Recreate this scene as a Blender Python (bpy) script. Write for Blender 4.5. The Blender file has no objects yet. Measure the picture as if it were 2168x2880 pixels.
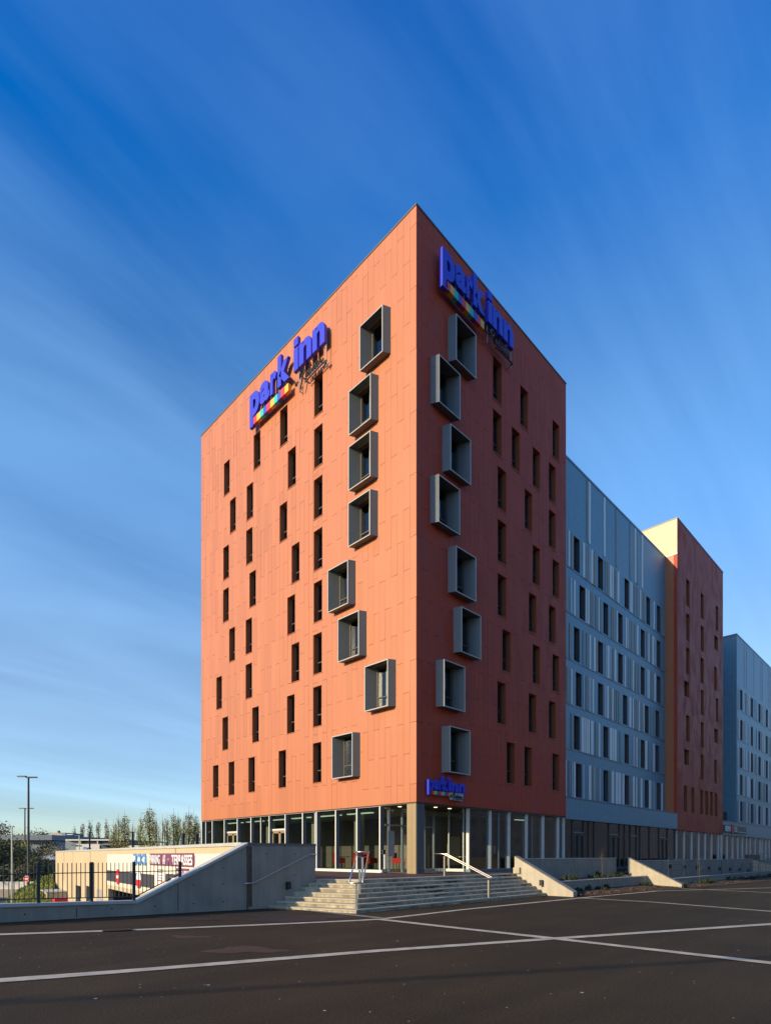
import bpy, math, random
from mathutils import Matrix, Vector
random.seed(7)
R_ = math.radians
rt = math.sqrt(.5)
scene = bpy.context.scene
# ------------------------------------------------------------------ camera, sky, sun, exposure
F, CX, HY, H, CL, CD = 1612., 1084., 2407., 1.8, 1.4, 26.     # photo pixels: focal length, centre, horizon; eye height; hotel corner
def W(lat, dep):                       # camera-aligned metres -> world xy (world is aligned with the hotel, corner at 0,0)
    dl, dd = lat-CL, dep-CD
    return ((dl+dd)*rt, (dd-dl)*rt)
cam_d = bpy.data.cameras.new('camera'); cam = bpy.data.objects.new('camera', cam_d)
scene.collection.objects.link(cam); scene.camera = cam
cx_, cy_ = W(0, 0)
cam.location = (cx_, cy_, H); cam.rotation_euler = (R_(90), 0, R_(-45))
cam_d.sensor_fit = 'HORIZONTAL'; cam_d.sensor_width = 36; cam_d.lens = 36*F/2168
cam_d.shift_y = (HY-1440)/2168; cam_d.clip_end = 6000; cam_d.clip_start = .1
SUN_EL, SUN_TH = 17., 12.              # degrees; TH = angle of the sun off the left facade's normal
sdir = Vector((-math.cos(R_(SUN_TH))*math.cos(R_(SUN_EL)), math.sin(R_(SUN_TH))*math.cos(R_(SUN_EL)), math.sin(R_(SUN_EL))))
sun_d = bpy.data.lights.new('sun', 'SUN'); sun_d.energy = 5.0; sun_d.angle = R_(.5); sun_d.color = (1, .80, .50)
sun = bpy.data.objects.new('sun', sun_d); scene.collection.objects.link(sun)
sun.rotation_euler = sdir.to_track_quat('Z', 'Y').to_euler(); sun.location = (-60, 30, 60)
world = bpy.data.worlds.new('World'); scene.world = world; world.use_nodes = True
wn, wl = world.node_tree.nodes, world.node_tree.links
bg = wn['Background']
sky = wn.new('ShaderNodeTexSky'); sky.sky_type = 'NISHITA'; sky.sun_disc = False
sky.sun_elevation = R_(SUN_EL); sky.sun_rotation = math.atan2(sdir.x, sdir.y)
sky.air_density = 1.0; sky.dust_density = .25; sky.ozone_density = 2.0; sky.altitude = 0
tc = wn.new('ShaderNodeTexCoord'); sep = wn.new('ShaderNodeSeparateXYZ'); wl.new(tc.outputs['Generated'], sep.inputs[0])
def wmath(op, a, b=None):
    n = wn.new('ShaderNodeMath'); n.operation = op
    for i, v in enumerate((a, b)):
        if v is None: continue
        if isinstance(v, (int, float)): n.inputs[i].default_value = v
        else: wl.new(v, n.inputs[i])
    return n.outputs[0]
zc = wmath('ADD', wmath('MAXIMUM', sep.outputs['Z'], 0), .30)
comb = wn.new('ShaderNodeCombineXYZ')
wl.new(wmath('DIVIDE', sep.outputs['X'], zc), comb.inputs[0]); wl.new(wmath('DIVIDE', sep.outputs['Y'], zc), comb.inputs[1])
mp = wn.new('ShaderNodeMapping'); mp.inputs['Rotation'].default_value = (0, 0, R_(28)); mp.inputs['Scale'].default_value = (.5, 2.3, 1)
wl.new(comb.outputs[0], mp.inputs[0])
ns = wn.new('ShaderNodeTexNoise'); ns.inputs['Scale'].default_value = 1.25; ns.inputs['Detail'].default_value = 7; ns.inputs['Roughness'].default_value = .52; ns.inputs['Distortion'].default_value = .5
wl.new(mp.outputs[0], ns.inputs['Vector'])
cr = wn.new('ShaderNodeValToRGB'); cr.color_ramp.elements[0].position = .38; cr.color_ramp.elements[1].position = .80
wl.new(ns.outputs['Fac'], cr.inputs[0])
hs = wn.new('ShaderNodeHueSaturation'); hs.inputs['Saturation'].default_value = 1.2; tint = wn.new('ShaderNodeMixRGB'); tint.blend_type = 'MULTIPLY'; tint.inputs['Fac'].default_value = 1; tint.inputs['Color2'].default_value = (.62, .92, 1.45, 1)
tcol = wn.new('ShaderNodeValToRGB'); el = tcol.color_ramp.elements; tcol.color_ramp.interpolation = 'EASE'
for pos, c in ((0, (.72, .80, .98)), (.26, (1.20, 1.10, 1.12)), (.56, (1.32, 1.38, 1.5)), (.88, (.56, .92, 1.62))):
    e = el[0] if pos == 0 else el.new(pos) if pos < .88 else el[len(el)-1]
    e.position = pos; e.color = (*[v/2 for v in c], 1)
wl.new(sep.outputs['Z'], tcol.inputs[0])
dbl = wn.new('ShaderNodeVectorMath'); dbl.operation = 'SCALE'; dbl.inputs['Scale'].default_value = 2; wl.new(tcol.outputs[0], dbl.inputs[0]); wl.new(dbl.outputs[0], tint.inputs['Color2'])
wl.new(sky.outputs[0], tint.inputs['Color1']); wl.new(tint.outputs[0], hs.inputs['Color'])
cloudc = wn.new('ShaderNodeMixRGB'); cloudc.blend_type = 'MIX'
cloudw = wn.new('ShaderNodeMixRGB'); cloudw.blend_type = 'ADD'; cloudw.inputs['Fac'].default_value = 1
cloudw.inputs['Color2'].default_value = (1.0, 1.65, 2.3, 1); wl.new(hs.outputs[0], cloudw.inputs['Color1']); wl.new(cloudw.outputs[0], cloudc.inputs['Color2'])
wl.new(wmath('MULTIPLY', cr.outputs[0], .68), cloudc.inputs['Fac']); wl.new(hs.outputs[0], cloudc.inputs['Color1'])
wl.new(cloudc.outputs[0], bg.inputs['Color']); bg.inputs['Strength'].default_value = .15
scene.view_settings.view_transform = 'Standard'; scene.view_settings.look = 'None'
scene.view_settings.gamma = 1; scene.view_settings.exposure = 0.25; scene.view_settings.use_curve_mapping = False
scene.render.engine = 'CYCLES'; scene.cycles.max_bounces = 8; scene.cycles.transparent_max_bounces = 12
# ------------------------------------------------------------------ photo pixel -> place helpers
def onx(px, py, X=0.):
    a, b = (px-CX)/F, (HY-py)/F
    y = (CL+rt*X-a*CD-a*rt*X)/(rt*(1+a)); return y, H+b*(CD+rt*(X+y))
def ony(px, py, Y=0.):
    a, b = (px-CX)/F, (HY-py)/F
    x = (a*CD+a*rt*Y-CL+rt*Y)/(rt*(1-a)); return x, H+b*(CD+rt*(x+Y))
def onz(px, py, Z=0.):
    a, b = (px-CX)/F, (HY-py)/F
    d = (Z-H)/b; return W(a*d, d)
def ond(px, py, d): return W((px-CX)/F*d, d)+(H+(HY-py)/F*d,)
# ------------------------------------------------------------------ materials
MATS = {}
def mat(name, col, rough=.6, metal=0., var=0., vscale=3., bump=0., bscale=20., island=0., spec=.5, streak=0., emit=None, estr=0., stretch=(1, 1, 1)):
    m = bpy.data.materials.new(name); m.use_nodes = True; MATS[name] = m
    n, l = m.node_tree.nodes, m.node_tree.links; b = n['Principled BSDF']
    b.inputs['Roughness'].default_value = rough; b.inputs['Metallic'].default_value = metal
    b.inputs['Specular IOR Level'].default_value = spec
    b.inputs['Base Color'].default_value = (*col, 1)
    geo = n.new('ShaderNodeNewGeometry')
    def mp_(sc):
        q = n.new('ShaderNodeMapping'); q.inputs['Scale'].default_value = sc; l.new(geo.outputs['Position'], q.inputs[0]); return q.outputs[0]
    cur = None
    def mul(fac_out, lo, hi, cur):
        mr = n.new('ShaderNodeMapRange'); mr.inputs[1].default_value = .25; mr.inputs[2].default_value = .75
        mr.inputs[3].default_value = lo; mr.inputs[4].default_value = hi; l.new(fac_out, mr.inputs[0])
        mx = n.new('ShaderNodeVectorMath'); mx.operation = 'SCALE'
        if cur is None: mx.inputs[0].default_value = col
        else: l.new(cur, mx.inputs[0])
        l.new(mr.outputs[0], mx.inputs['Scale']); return mx.outputs[0]
    if var:
        t = n.new('ShaderNodeTexNoise'); t.inputs['Scale'].default_value = vscale; t.inputs['Detail'].default_value = 6; l.new(mp_(stretch), t.inputs['Vector'])
        cur = mul(t.outputs['Fac'], 1-var, 1+var, cur)
    if streak:
        t = n.new('ShaderNodeTexNoise'); t.inputs['Scale'].default_value = 2.2; t.inputs['Detail'].default_value = 5; l.new(mp_((2.5, 2.5, .22)), t.inputs['Vector'])
        cur = mul(t.outputs['Fac'], 1-streak, 1+streak*.6, cur)
    if island:
        mr = n.new('ShaderNodeMapRange'); mr.inputs[3].default_value = 1-island; mr.inputs[4].default_value = 1+island; l.new(geo.outputs['Random Per Island'], mr.inputs[0])
        mx = n.new('ShaderNodeVectorMath'); mx.operation = 'SCALE'
        if cur is None: mx.inputs[0].default_value = col
        else: l.new(cur, mx.inputs[0])
        l.new(mr.outputs[0], mx.inputs['Scale']); cur = mx.outputs[0]
    if cur is not None: l.new(cur, b.inputs['Base Color'])
    if bump:
        t = n.new('ShaderNodeTexNoise'); t.inputs['Scale'].default_value = bscale; t.inputs['Detail'].default_value = 5; l.new(geo.outputs['Position'], t.inputs['Vector'])
        bp = n.new('ShaderNodeBump'); bp.inputs['Strength'].default_value = bump; bp.inputs['Distance'].default_value = .02
        l.new(t.outputs['Fac'], bp.inputs['Height']); l.new(bp.outputs[0], b.inputs['Normal'])
    if emit: b.inputs['Emission Color'].default_value = (*emit, 1); b.inputs['Emission Strength'].default_value = estr
    return m
def glassmat(name, tint, ior=1.7, rough=.015):
    m = bpy.data.materials.new(name); m.use_nodes = True; MATS[name] = m
    n, l = m.node_tree.nodes, m.node_tree.links
    n.remove(n['Principled BSDF']); out = n['Material Output']
    tr = n.new('ShaderNodeBsdfTransparent'); tr.inputs[0].default_value = (*tint, 1)
    gl = n.new('ShaderNodeBsdfGlossy'); gl.inputs['Roughness'].default_value = rough; gl.inputs[0].default_value = (.9, .95, 1, 1)
    geo = n.new('ShaderNodeNewGeometry'); t = n.new('ShaderNodeTexNoise'); t.inputs['Scale'].default_value = .7; l.new(geo.outputs['Position'], t.inputs['Vector'])
    bp = n.new('ShaderNodeBump'); bp.inputs['Strength'].default_value = .05; bp.inputs['Distance'].default_value = .1; l.new(t.outputs['Fac'], bp.inputs['Height']); l.new(bp.outputs[0], gl.inputs['Normal'])
    lw = n.new('ShaderNodeLayerWeight'); lw.inputs['Blend'].default_value = .5; f0 = ((ior-1)/(ior+1))**2*1.8      # Schlick, two glass faces
    pwn = n.new('ShaderNodeMath'); pwn.operation = 'POWER'; pwn.inputs[1].default_value = 4.5; l.new(lw.outputs['Facing'], pwn.inputs[0])
    fr = n.new('ShaderNodeMath'); fr.operation = 'MULTIPLY_ADD'; fr.inputs[1].default_value = 1-f0; fr.inputs[2].default_value = f0; l.new(pwn.outputs[0], fr.inputs[0])
    mx = n.new('ShaderNodeMixShader'); l.new(fr.outputs[0], mx.inputs[0]); l.new(tr.outputs[0], mx.inputs[1]); l.new(gl.outputs[0], mx.inputs[2]); l.new(mx.outputs[0], out.inputs['Surface'])
mat('asphalt', (.035, .0228, .009), .88, var=.26, vscale=.45, bump=1., bscale=70, spec=.3)
def asphalt_detail():
    m = MATS['asphalt']; n, l = m.node_tree.nodes, m.node_tree.links; b = n['Principled BSDF']
    geo = n.new('ShaderNodeNewGeometry'); src = b.inputs['Base Color'].links[0].from_socket
    g = n.new('ShaderNodeTexNoise'); g.inputs['Scale'].default_value = 34; g.inputs['Detail'].default_value = 3; l.new(geo.outputs['Position'], g.inputs['Vector'])
    mr = n.new('ShaderNodeMapRange'); mr.inputs[1].default_value = .3; mr.inputs[2].default_value = .7; mr.inputs[3].default_value = .45; mr.inputs[4].default_value = 1.6; l.new(g.outputs['Fac'], mr.inputs[0])
    sc = n.new('ShaderNodeVectorMath'); sc.operation = 'SCALE'; l.new(src, sc.inputs[0]); l.new(mr.outputs[0], sc.inputs['Scale'])
    v = n.new('ShaderNodeTexVoronoi'); v.inputs['Scale'].default_value = 3.2; l.new(geo.outputs['Position'], v.inputs['Vector'])
    lt = n.new('ShaderNodeMath'); lt.operation = 'LESS_THAN'; lt.inputs[1].default_value = .045; l.new(v.outputs['Distance'], lt.inputs[0])
    mx = n.new('ShaderNodeMixRGB'); mx.inputs[2].default_value = (.35, .33, .3, 1); l.new(lt.outputs[0], mx.inputs[0]); l.new(sc.outputs[0], mx.inputs[1])
    v2 = n.new('ShaderNodeTexVoronoi'); v2.inputs['Scale'].default_value = .9; l.new(geo.outputs['Position'], v2.inputs['Vector'])
    l2 = n.new('ShaderNodeMath'); l2.operation = 'LESS_THAN'; l2.inputs[1].default_value = .022; l.new(v2.outputs['Distance'], l2.inputs[0])
    mxb = n.new('ShaderNodeMixRGB'); mxb.inputs[2].default_value = (.5, .47, .42, 1); l.new(l2.outputs[0], mxb.inputs[0]); l.new(mx.outputs[0], mxb.inputs[1]); mx = mxb
    # faint swept tyre / seam bands
    mp = n.new('ShaderNodeMapping'); mp.inputs['Rotation'].default_value = (0, 0, R_(38)); mp.inputs['Scale'].default_value = (.05, .9, 1); l.new(geo.outputs['Position'], mp.inputs[0])
    t = n.new('ShaderNodeTexNoise'); t.inputs['Scale'].default_value = 1.3; t.inputs['Detail'].default_value = 4; l.new(mp.outputs[0], t.inputs['Vector'])
    mr2 = n.new('ShaderNodeMapRange'); mr2.inputs[1].default_value = .3; mr2.inputs[2].default_value = .7; mr2.inputs[3].default_value = .78; mr2.inputs[4].default_value = 1.22; l.new(t.outputs['Fac'], mr2.inputs[0])
    s2 = n.new('ShaderNodeVectorMath'); s2.operation = 'SCALE'; l.new(mx.outputs[0], s2.inputs[0]); l.new(mr2.outputs[0], s2.inputs['Scale'])
    l.new(s2.outputs[0], b.inputs['Base Color'])
asphalt_detail()
mat('damp_asphalt', (.020, .016, .014), .75, var=.2, vscale=2, bump=.8, bscale=80)
mat('rusty_iron', (.06, .028, .016), .8, var=.5, vscale=9, bump=.6, bscale=40)
mat('pale_paver', (.46, .41, .32), .8, var=.3, vscale=3, bump=.4, bscale=60)
mat('paver_edge', (.21, .195, .165), .85, var=.25, vscale=4, bump=.4, bscale=60)
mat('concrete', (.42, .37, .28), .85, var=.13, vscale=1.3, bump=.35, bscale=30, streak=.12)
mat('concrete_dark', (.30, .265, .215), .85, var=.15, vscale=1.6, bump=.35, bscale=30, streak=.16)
mat('step_concrete', (.40, .35, .245), .85, var=.42, vscale=1.4, bump=.4, bscale=30, streak=.55)
mat('coping', (.46, .46, .43), .5, var=.08)
mat('zinc_coping', (.20, .21, .23), .45, metal=.6)
mat('algae', (.035, .032, .026), .9, var=.4, vscale=5)
mat('rust_stain', (.10, .065, .04), .9, var=.4, vscale=6)
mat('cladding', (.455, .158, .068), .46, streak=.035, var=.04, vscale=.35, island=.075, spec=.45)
def clad_shade_bloom():      # right-hand faces: shade tinted into a redder base; bloom patches (frost-like dulling) with ragged vertical edges
    mat('cladding_shade_bloom', (.45, .066, .029), .6, streak=.05, island=.04, spec=.14)
    m = MATS['cladding_shade_bloom']; n, l = m.node_tree.nodes, m.node_tree.links; b = n['Principled BSDF']
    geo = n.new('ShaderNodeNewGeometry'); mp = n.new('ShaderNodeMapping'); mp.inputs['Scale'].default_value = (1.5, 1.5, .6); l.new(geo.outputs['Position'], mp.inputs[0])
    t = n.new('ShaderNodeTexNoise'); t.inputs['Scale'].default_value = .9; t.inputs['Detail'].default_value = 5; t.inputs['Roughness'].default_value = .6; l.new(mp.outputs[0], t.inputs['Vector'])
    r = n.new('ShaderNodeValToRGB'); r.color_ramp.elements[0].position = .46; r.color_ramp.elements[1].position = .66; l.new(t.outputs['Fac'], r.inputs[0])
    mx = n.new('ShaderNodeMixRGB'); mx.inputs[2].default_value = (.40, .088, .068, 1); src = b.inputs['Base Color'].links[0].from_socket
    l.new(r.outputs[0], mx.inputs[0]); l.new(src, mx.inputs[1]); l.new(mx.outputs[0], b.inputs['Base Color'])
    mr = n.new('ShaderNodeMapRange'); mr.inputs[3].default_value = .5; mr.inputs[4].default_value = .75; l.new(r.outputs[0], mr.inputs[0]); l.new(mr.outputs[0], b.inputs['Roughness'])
clad_shade_bloom()
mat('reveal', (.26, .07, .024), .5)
mat('fin_shade_side', (.11, .14, .165), .4, metal=.2)  # left fins only: side shade put into a darker metal colour
mat('cream_clad', (.62, .50, .27), .5, island=.06)
mat('reveal_grey', (.07, .08, .095), .5)
mat('substrate', (.09, .045, .03), .9)
mat('box_metal', (.115, .12, .122), .42, metal=.15, var=.05)
mat('box_trim', (.40, .39, .36), .4)
mat('frame_dark', (.06, .052, .045), .5)
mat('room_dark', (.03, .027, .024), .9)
mat('curtain', (.50, .53, .40), .9, var=.12, vscale=6)
mat('roof_grey', (.2, .2, .2), .8)
mat('grey_clad', (.145, .275, .35), .45, metal=.1, var=.1, island=.03, streak=.07)
mat('strip_white', (.80, .80, .76), .5); mat('strip_pale', (.45, .5, .53), .5); mat('strip_olive', (.26, .275, .235), .5)
mat('white_metal', (.62, .61, .57), .4); mat('steel_blue', (.20, .25, .29), .35, metal=.4)
mat('stainless', (.66, .58, .50), .33, metal=1.); mat('galv', (.38, .42, .42), .4, metal=.7)
mat('dark_steel', (.025, .035, .045), .45)
mat('column_bronze', (.30, .225, .125), .45, metal=.2, var=.04)
mat('deck', (.055, .03, .024), .75, var=.2, vscale=5)
mat('int_floor', (.16, .11, .08), .4); mat('int_ceiling', (.38, .40, .34), .8); mat('int_wall', (.24, .21, .17), .8); mat('int_pale', (.42, .42, .33), .8)
mat('red_fabric', (.55, .03, .02), .7); mat('wood_pale', (.55, .42, .2), .6); mat('black_plastic', (.012, .012, .013), .45)
mat('lamp_strip', (.9, .95, .8), .5, emit=(.78, 1, .62), estr=.8); mat('downlight', (1, .9, .6), .5, emit=(1, .78, .42), estr=2.2)
mat('sign_blue', (.040, .052, .60), .38, spec=.4); mat('sign_black', (.012, .014, .014), .4)
mat('sq_red', (.70, .04, .045), .45); mat('sq_yellow', (.85, .42, .03), .45); mat('sq_teal', (.02, .50, .42), .45); mat('sq_blue', (.06, .06, .45), .45)
mat('plate_grey', (.42, .44, .46), .45, metal=.3)
mat('parking_cream', (.52, .42, .27), .8, var=.05, vscale=1, streak=.06); mat('parking_white', (.70, .66, .54), .7, var=.03, vscale=1)
mat('sign_purple', (.19, .06, .12), .5); mat('sign_white', (.85, .85, .85), .5); mat('sign_lightblue', (.10, .27, .55), .5); mat('sign_dark', (.05, .05, .065), .5); mat('sign_red', (.65, .02, .02), .5)
mat('garage_dark', (.05, .048, .045), .9); mat('door_grey', (.35, .33, .3), .6)
mat('grass', (.16, .20, .03), .9, var=.4, vscale=1.5, island=.4); mat('grass_blade', (.19, .22, .036), .8, island=.45)
mat('soil', (.06, .042, .028), .95, var=.35, vscale=6, bump=.8, bscale=25); mat('litter', (.16, .075, .03), .9, island=.65); mat('weed', (.022, .034, .013), .85, island=.7)
mat('leaf_bud', (.36, .37, .085), .75, island=.45); mat('leaf_olive', (.23, .22, .07), .75, island=.45); mat('bark', (.10, .075, .055), .9, var=.3, vscale=8)
mat('leaf_far', (.19, .17, .115), .85, island=.3); mat('leaf_dark', (.11, .108, .045), .85, island=.5)
mat('far_blue', (.085, .12, .17), .6, var=.1); mat('far_bluegrey', (.17, .21, .25), .7, var=.15, vscale=.3, streak=.15); mat('far_tan', (.42, .36, .28), .8, var=.08); mat('far_white', (.6, .58, .52), .7, var=.06); mat('far_dark', (.05, .06, .075), .5); mat('earth', (.085, .075, .055), .95, var=.3, vscale=.05)
mat('road', (.06, .06, .06), .9, var=.15)
mat('brick_far', (.13, .115, .13), .85, var=.2, vscale=.4)
glassmat('glass_street', (.42, .47, .50), 1.9); glassmat('glass', (.50, .56, .54), 1.45); glassmat('glass_upper', (.72, .76, .68), 1.5); glassmat('glass_clear', (.8, .82, .8), 1.45)
# ------------------------------------------------------------------ object helpers
col = scene.collection
def wm(o):
    b = Matrix.LocRotScale(o.location, o.rotation_euler, o.scale)
    return wm(o.parent) @ o.matrix_parent_inverse @ b if o.parent else b
def setpar(o, p):
    if p is not None: o.parent = p; o.matrix_parent_inverse = wm(p).inverted()
def tag(o, label=None, cat=None, group=None, kind=None):
    if label: o['label'] = label
    if cat: o['category'] = cat
    if group: o['group'] = group
    if kind: o['kind'] = kind
    return o
def thing(name, loc, label, cat, group=None):
    o = bpy.data.objects.new(name, None); col.objects.link(o); o.location = loc; o.empty_display_size = .3
    return tag(o, label, cat, group)
def link(name, me, parent=None, loc=None, scale=None):
    o = bpy.data.objects.new(name, me); col.objects.link(o)
    if loc: o.location = loc
    if scale: o.scale = scale
    setpar(o, parent); return o
class MB:
    def __init__(s): s.v, s.f = [], []
    def poly(s, pts):
        i = len(s.v); s.v += [tuple(p) for p in pts]; s.f.append(tuple(range(i, i+len(pts)))); return s
    def hexa(s, p):                      # 8 points: bottom 4 ccw, top 4 ccw
        i = len(s.v); s.v += [tuple(q) for q in p]
        s.f += [tuple(i+k for k in q) for q in ((3, 2, 1, 0), (4, 5, 6, 7), (0, 1, 5, 4), (1, 2, 6, 5), (2, 3, 7, 6), (3, 0, 4, 7))]; return s
    def box(s, x0, x1, y0, y1, z0, z1):
        return s.hexa([(x0, y0, z0), (x1, y0, z0), (x1, y1, z0), (x0, y1, z0), (x0, y0, z1), (x1, y0, z1), (x1, y1, z1), (x0, y1, z1)])
    def prism(s, pts, z0, z1, fn=lambda a, b, c: (a, b, c)):   # polygon extruded; fn maps (a,b,c) to xyz
        n = len(pts); i = len(s.v)
        s.v += [fn(a, b, z0) for a, b in pts]+[fn(a, b, z1) for a, b in pts]
        s.f.append(tuple(range(i+n-1, i-1, -1))); s.f.append(tuple(range(i+n, i+2*n)))
        for k in range(n): s.f.append((i+k, i+(k+1) % n, i+n+(k+1) % n, i+n+k))
        return s
    def tube(s, pts, r, n=8, cap=True):
        pts = [Vector(p) for p in pts]; rings = []
        for k, p in enumerate(pts):
            t = (pts[min(k+1, len(pts)-1)]-pts[max(k-1, 0)]).normalized()
            a = t.orthogonal().normalized() if k == 0 else (pa-t*pa.dot(t)).normalized()
            pa = a; b = t.cross(a); rr = r[k] if isinstance(r, (list, tuple)) else r
            i = len(s.v); s.v += [tuple(p+(a*math.cos(2*math.pi*j/n)+b*math.sin(2*math.pi*j/n))*rr) for j in range(n)]; rings.append(i)
        for q in range(len(rings)-1):
            for j in range(n): s.f.append((rings[q]+j, rings[q]+(j+1) % n, rings[q+1]+(j+1) % n, rings[q+1]+j))
        if cap: s.f.append(tuple(rings[0]+j for j in range(n-1, -1, -1))); s.f.append(tuple(rings[-1]+j for j in range(n)))
        return s
    def disc(s, c, nrm, r, th, n=16):
        nrm = Vector(nrm).normalized(); c = Vector(c); return s.tube([c-nrm*th/2, c+nrm*th/2], r, n)
    def mesh(s, name, m, smooth=False):
        me = bpy.data.meshes.new(name); me.from_pydata(s.v, [], s.f)
        import bmesh
        b = bmesh.new(); b.from_mesh(me); bmesh.ops.recalc_face_normals(b, faces=b.faces); b.to_mesh(me); b.free()
        if m: me.materials.append(MATS[m])
        if smooth: me.shade_smooth()
        return me
    def build(s, name, m, parent=None, smooth=False): return link(name, s.mesh(name, m, smooth), parent)
UB = {}
def ubox(name, m, parent, x0, x1, y0, y1, z0, z1):     # box sharing one unit mesh per material
    if m not in UB: UB[m] = MB().box(-.5, .5, -.5, .5, -.5, .5).mesh('box_'+m, m)
    return link(name, UB[m], parent, ((x0+x1)/2, (y0+y1)/2, (z0+z1)/2), (abs(x1-x0), abs(y1-y0), abs(z1-z0)))
def copy_tree(o, parent=None):
    c = o.copy(); col.objects.link(c)
    if parent is not None: c.parent = parent
    for ch in o.children: copy_tree(ch, c)
    return c
def subtract(rects, h):
    out = []
    for a0, a1, b0, b1 in rects:
        if h[0] >= a1 or h[1] <= a0 or h[2] >= b1 or h[3] <= b0: out.append((a0, a1, b0, b1)); continue
        if h[2] > b0: out.append((a0, a1, b0, h[2]))
        if h[3] < b1: out.append((a0, a1, h[3], b1))
        m0, m1 = max(b0, h[2]), min(b1, h[3])
        if h[0] > a0: out.append((a0, h[0], m0, m1))
        if h[1] < a1: out.append((h[1], a1, m0, m1))
    return [q for q in out if q[1]-q[0] > .012 and q[3]-q[2] > .012]
FL = lambda u, d, z: (d, u, z)           # left facade: u = y, depth inward = +x
FR = lambda u, d, z: (u, d, z)           # right facade: u = x, depth inward = +y
def fbox(mb, fn, u0, u1, d0, d1, z0, z1):
    p = [(u0, d0, z0), (u1, d0, z0), (u1, d1, z0), (u0, d1, z0), (u0, d0, z1), (u1, d0, z1), (u1, d1, z1), (u0, d1, z1)]
    return mb.hexa([fn(*q) for q in p])
TEXT = {}
def text_mb(s, off=0., fn=None, u0=0, u1=1, z0=0, z1=1, d0=0, d1=.1, keep=False, res=4):
    """glyph outlines of the built-in font fitted into a rectangle; fn(u, d, z) -> xyz"""
    cu = bpy.data.curves.new('text', 'FONT'); cu.body = s; cu.extrude = .5; cu.offset = off; cu.resolution_u = res
    o = bpy.data.objects.new('text', cu); col.objects.link(o)
    dg = bpy.context.evaluated_depsgraph_get(); me = bpy.data.meshes.new_from_object(o.evaluated_get(dg))
    vs = [v.co.copy() for v in me.vertices]; fs = [tuple(p.vertices) for p in me.polygons]
    bpy.data.objects.remove(o); bpy.data.curves.remove(cu); bpy.data.meshes.remove(me)
    xs = [v.x for v in vs]; ys = [v.y for v in vs]; ax, bx, ay, by = min(xs), max(xs), min(ys), max(ys)
    m = MB(); m.v = [fn(u0+(v.x-ax)/(bx-ax)*(u1-u0), d0 if v.z > 0 else d1, z0+(v.y-ay)/(by-ay)*(z1-z0)) for v in vs]; m.f = fs
    return m
def ground_z(x, y):
    g = max(0., min(-x-7, 14))*.020*max(0., min(1, (y+8)/7)) - .03
    return g - .006*max(0., min(x-12, 45))*max(0., min(1, (y+14)/8))
# ------------------------------------------------------------------ ground
def build_ground():
    m = MB().poly([(-4000, -4000, -2.75), (4000, -4000, -2.75), (4000, 4000, -2.75), (-4000, 4000, -2.75)])
    tag(m.build('ground', 'earth'), kind='structure')
    xs = [-120, -60]+[-40+i*1.0 for i in range(101)]+[80, 110, 160]; ys = [-160, -90, -50]+[-40+i*1. for i in range(40)]+[-.75]
    m = MB()
    for y in ys:
        for x in xs: m.v.append((x, y, ground_z(x, y)))
    n = len(xs)
    for j in range(len(ys)-1):
        for i in range(n-1): k = j*n+i; m.f.append((k, k+1, k+n+1, k+n))
    tag(m.build('plaza', 'asphalt'), kind='structure')
def strip(name, pix, width, m, lift=.008, step=.6):
    pts = [Vector((*onz(*p), 0)) for p in pix]; path = []
    for a, b in zip(pts, pts[1:]):
        n = max(1, int((b-a).length/step))
        path += [a.lerp(b, k/n) for k in range(n)]
    path.append(pts[-1]); L, Rr = [], []
    for k, p in enumerate(path):
        t = (path[min(k+1, len(path)-1)]-path[max(k-1, 0)]).normalized(); nn = Vector((-t.y, t.x, 0))*(width/2+random.uniform(-.008, .008))
        for lst, q in ((L, p+nn), (Rr, p-nn)): lst.append((q.x, q.y, ground_z(q.x, q.y)+lift))
    mb = MB()
    for k in range(len(path)-1): mb.poly([L[k], Rr[k], Rr[k+1], L[k+1]])
    return tag(mb.build(name, m), kind='structure')
build_ground()
strip('paving_strip', [(-420, 2667), (300, 2628), (1017, 2588), (1075, 2584)], .24, 'pale_paver')
strip('paving_strip', [(1075, 2584), (1300, 2558), (1636, 2525), (1848, 2506), (2168, 2496), (2600, 2483)], .22, 'pale_paver', .012)
strip('paving_strip', [(1070, 2586), (1557, 2638.5), (2168, 2707), (2700, 2767)], .27, 'pale_paver', .016)
strip('paving_strip', [(-500, 2783), (0, 2757), (1068, 2672), (1557, 2638.5), (2168, 2598), (2700, 2563)], .27, 'pale_paver', .012)
strip('paving_strip', [(1636, 2526), (1834, 2537), (2168, 2563), (2600, 2596)], .22, 'pale_paver', .016)
strip('paving_strip', [(1915, 2499), (2168, 2511), (2500, 2526)], .22, 'pale_paver', .02)
strip('paving_strip', [(-300, 2597), (0, 2590), (387, 2574), (700, 2558), (760, 2552), (1000, 2575), (1075, 2583)], .3, 'paver_edge', .02)
def blotch(name, cpx, cpy, rx, ry, m, lift):
    c = onz(cpx, cpy); mb = MB(); p = []
    for k in range(28):
        a = 2*math.pi*k/28; q = 1+.28*math.sin(3*a+cpx)+.22*random.uniform(-1, 1)
        lat, dep = rx*q*math.cos(a), ry*q*math.sin(a)
        x, y = c[0]+(lat+dep)*rt, c[1]+(dep-lat)*rt; p.append((x, y, ground_z(x, y)+lift))
    mb.poly(p); return tag(mb.build(name, m), kind='structure')
blotch('damp_patch', 830, 2580, 1.9, 1.0, 'damp_asphalt', .006)
blotch('damp_patch', 560, 2590, 1.3, .35, 'damp_asphalt', .006)
blotch('rust_patch', 700, 2670, .75, .32, 'rusty_iron', .005)
blotch('rust_patch', 535, 2639, .45, .18, 'rusty_iron', .005)
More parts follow.
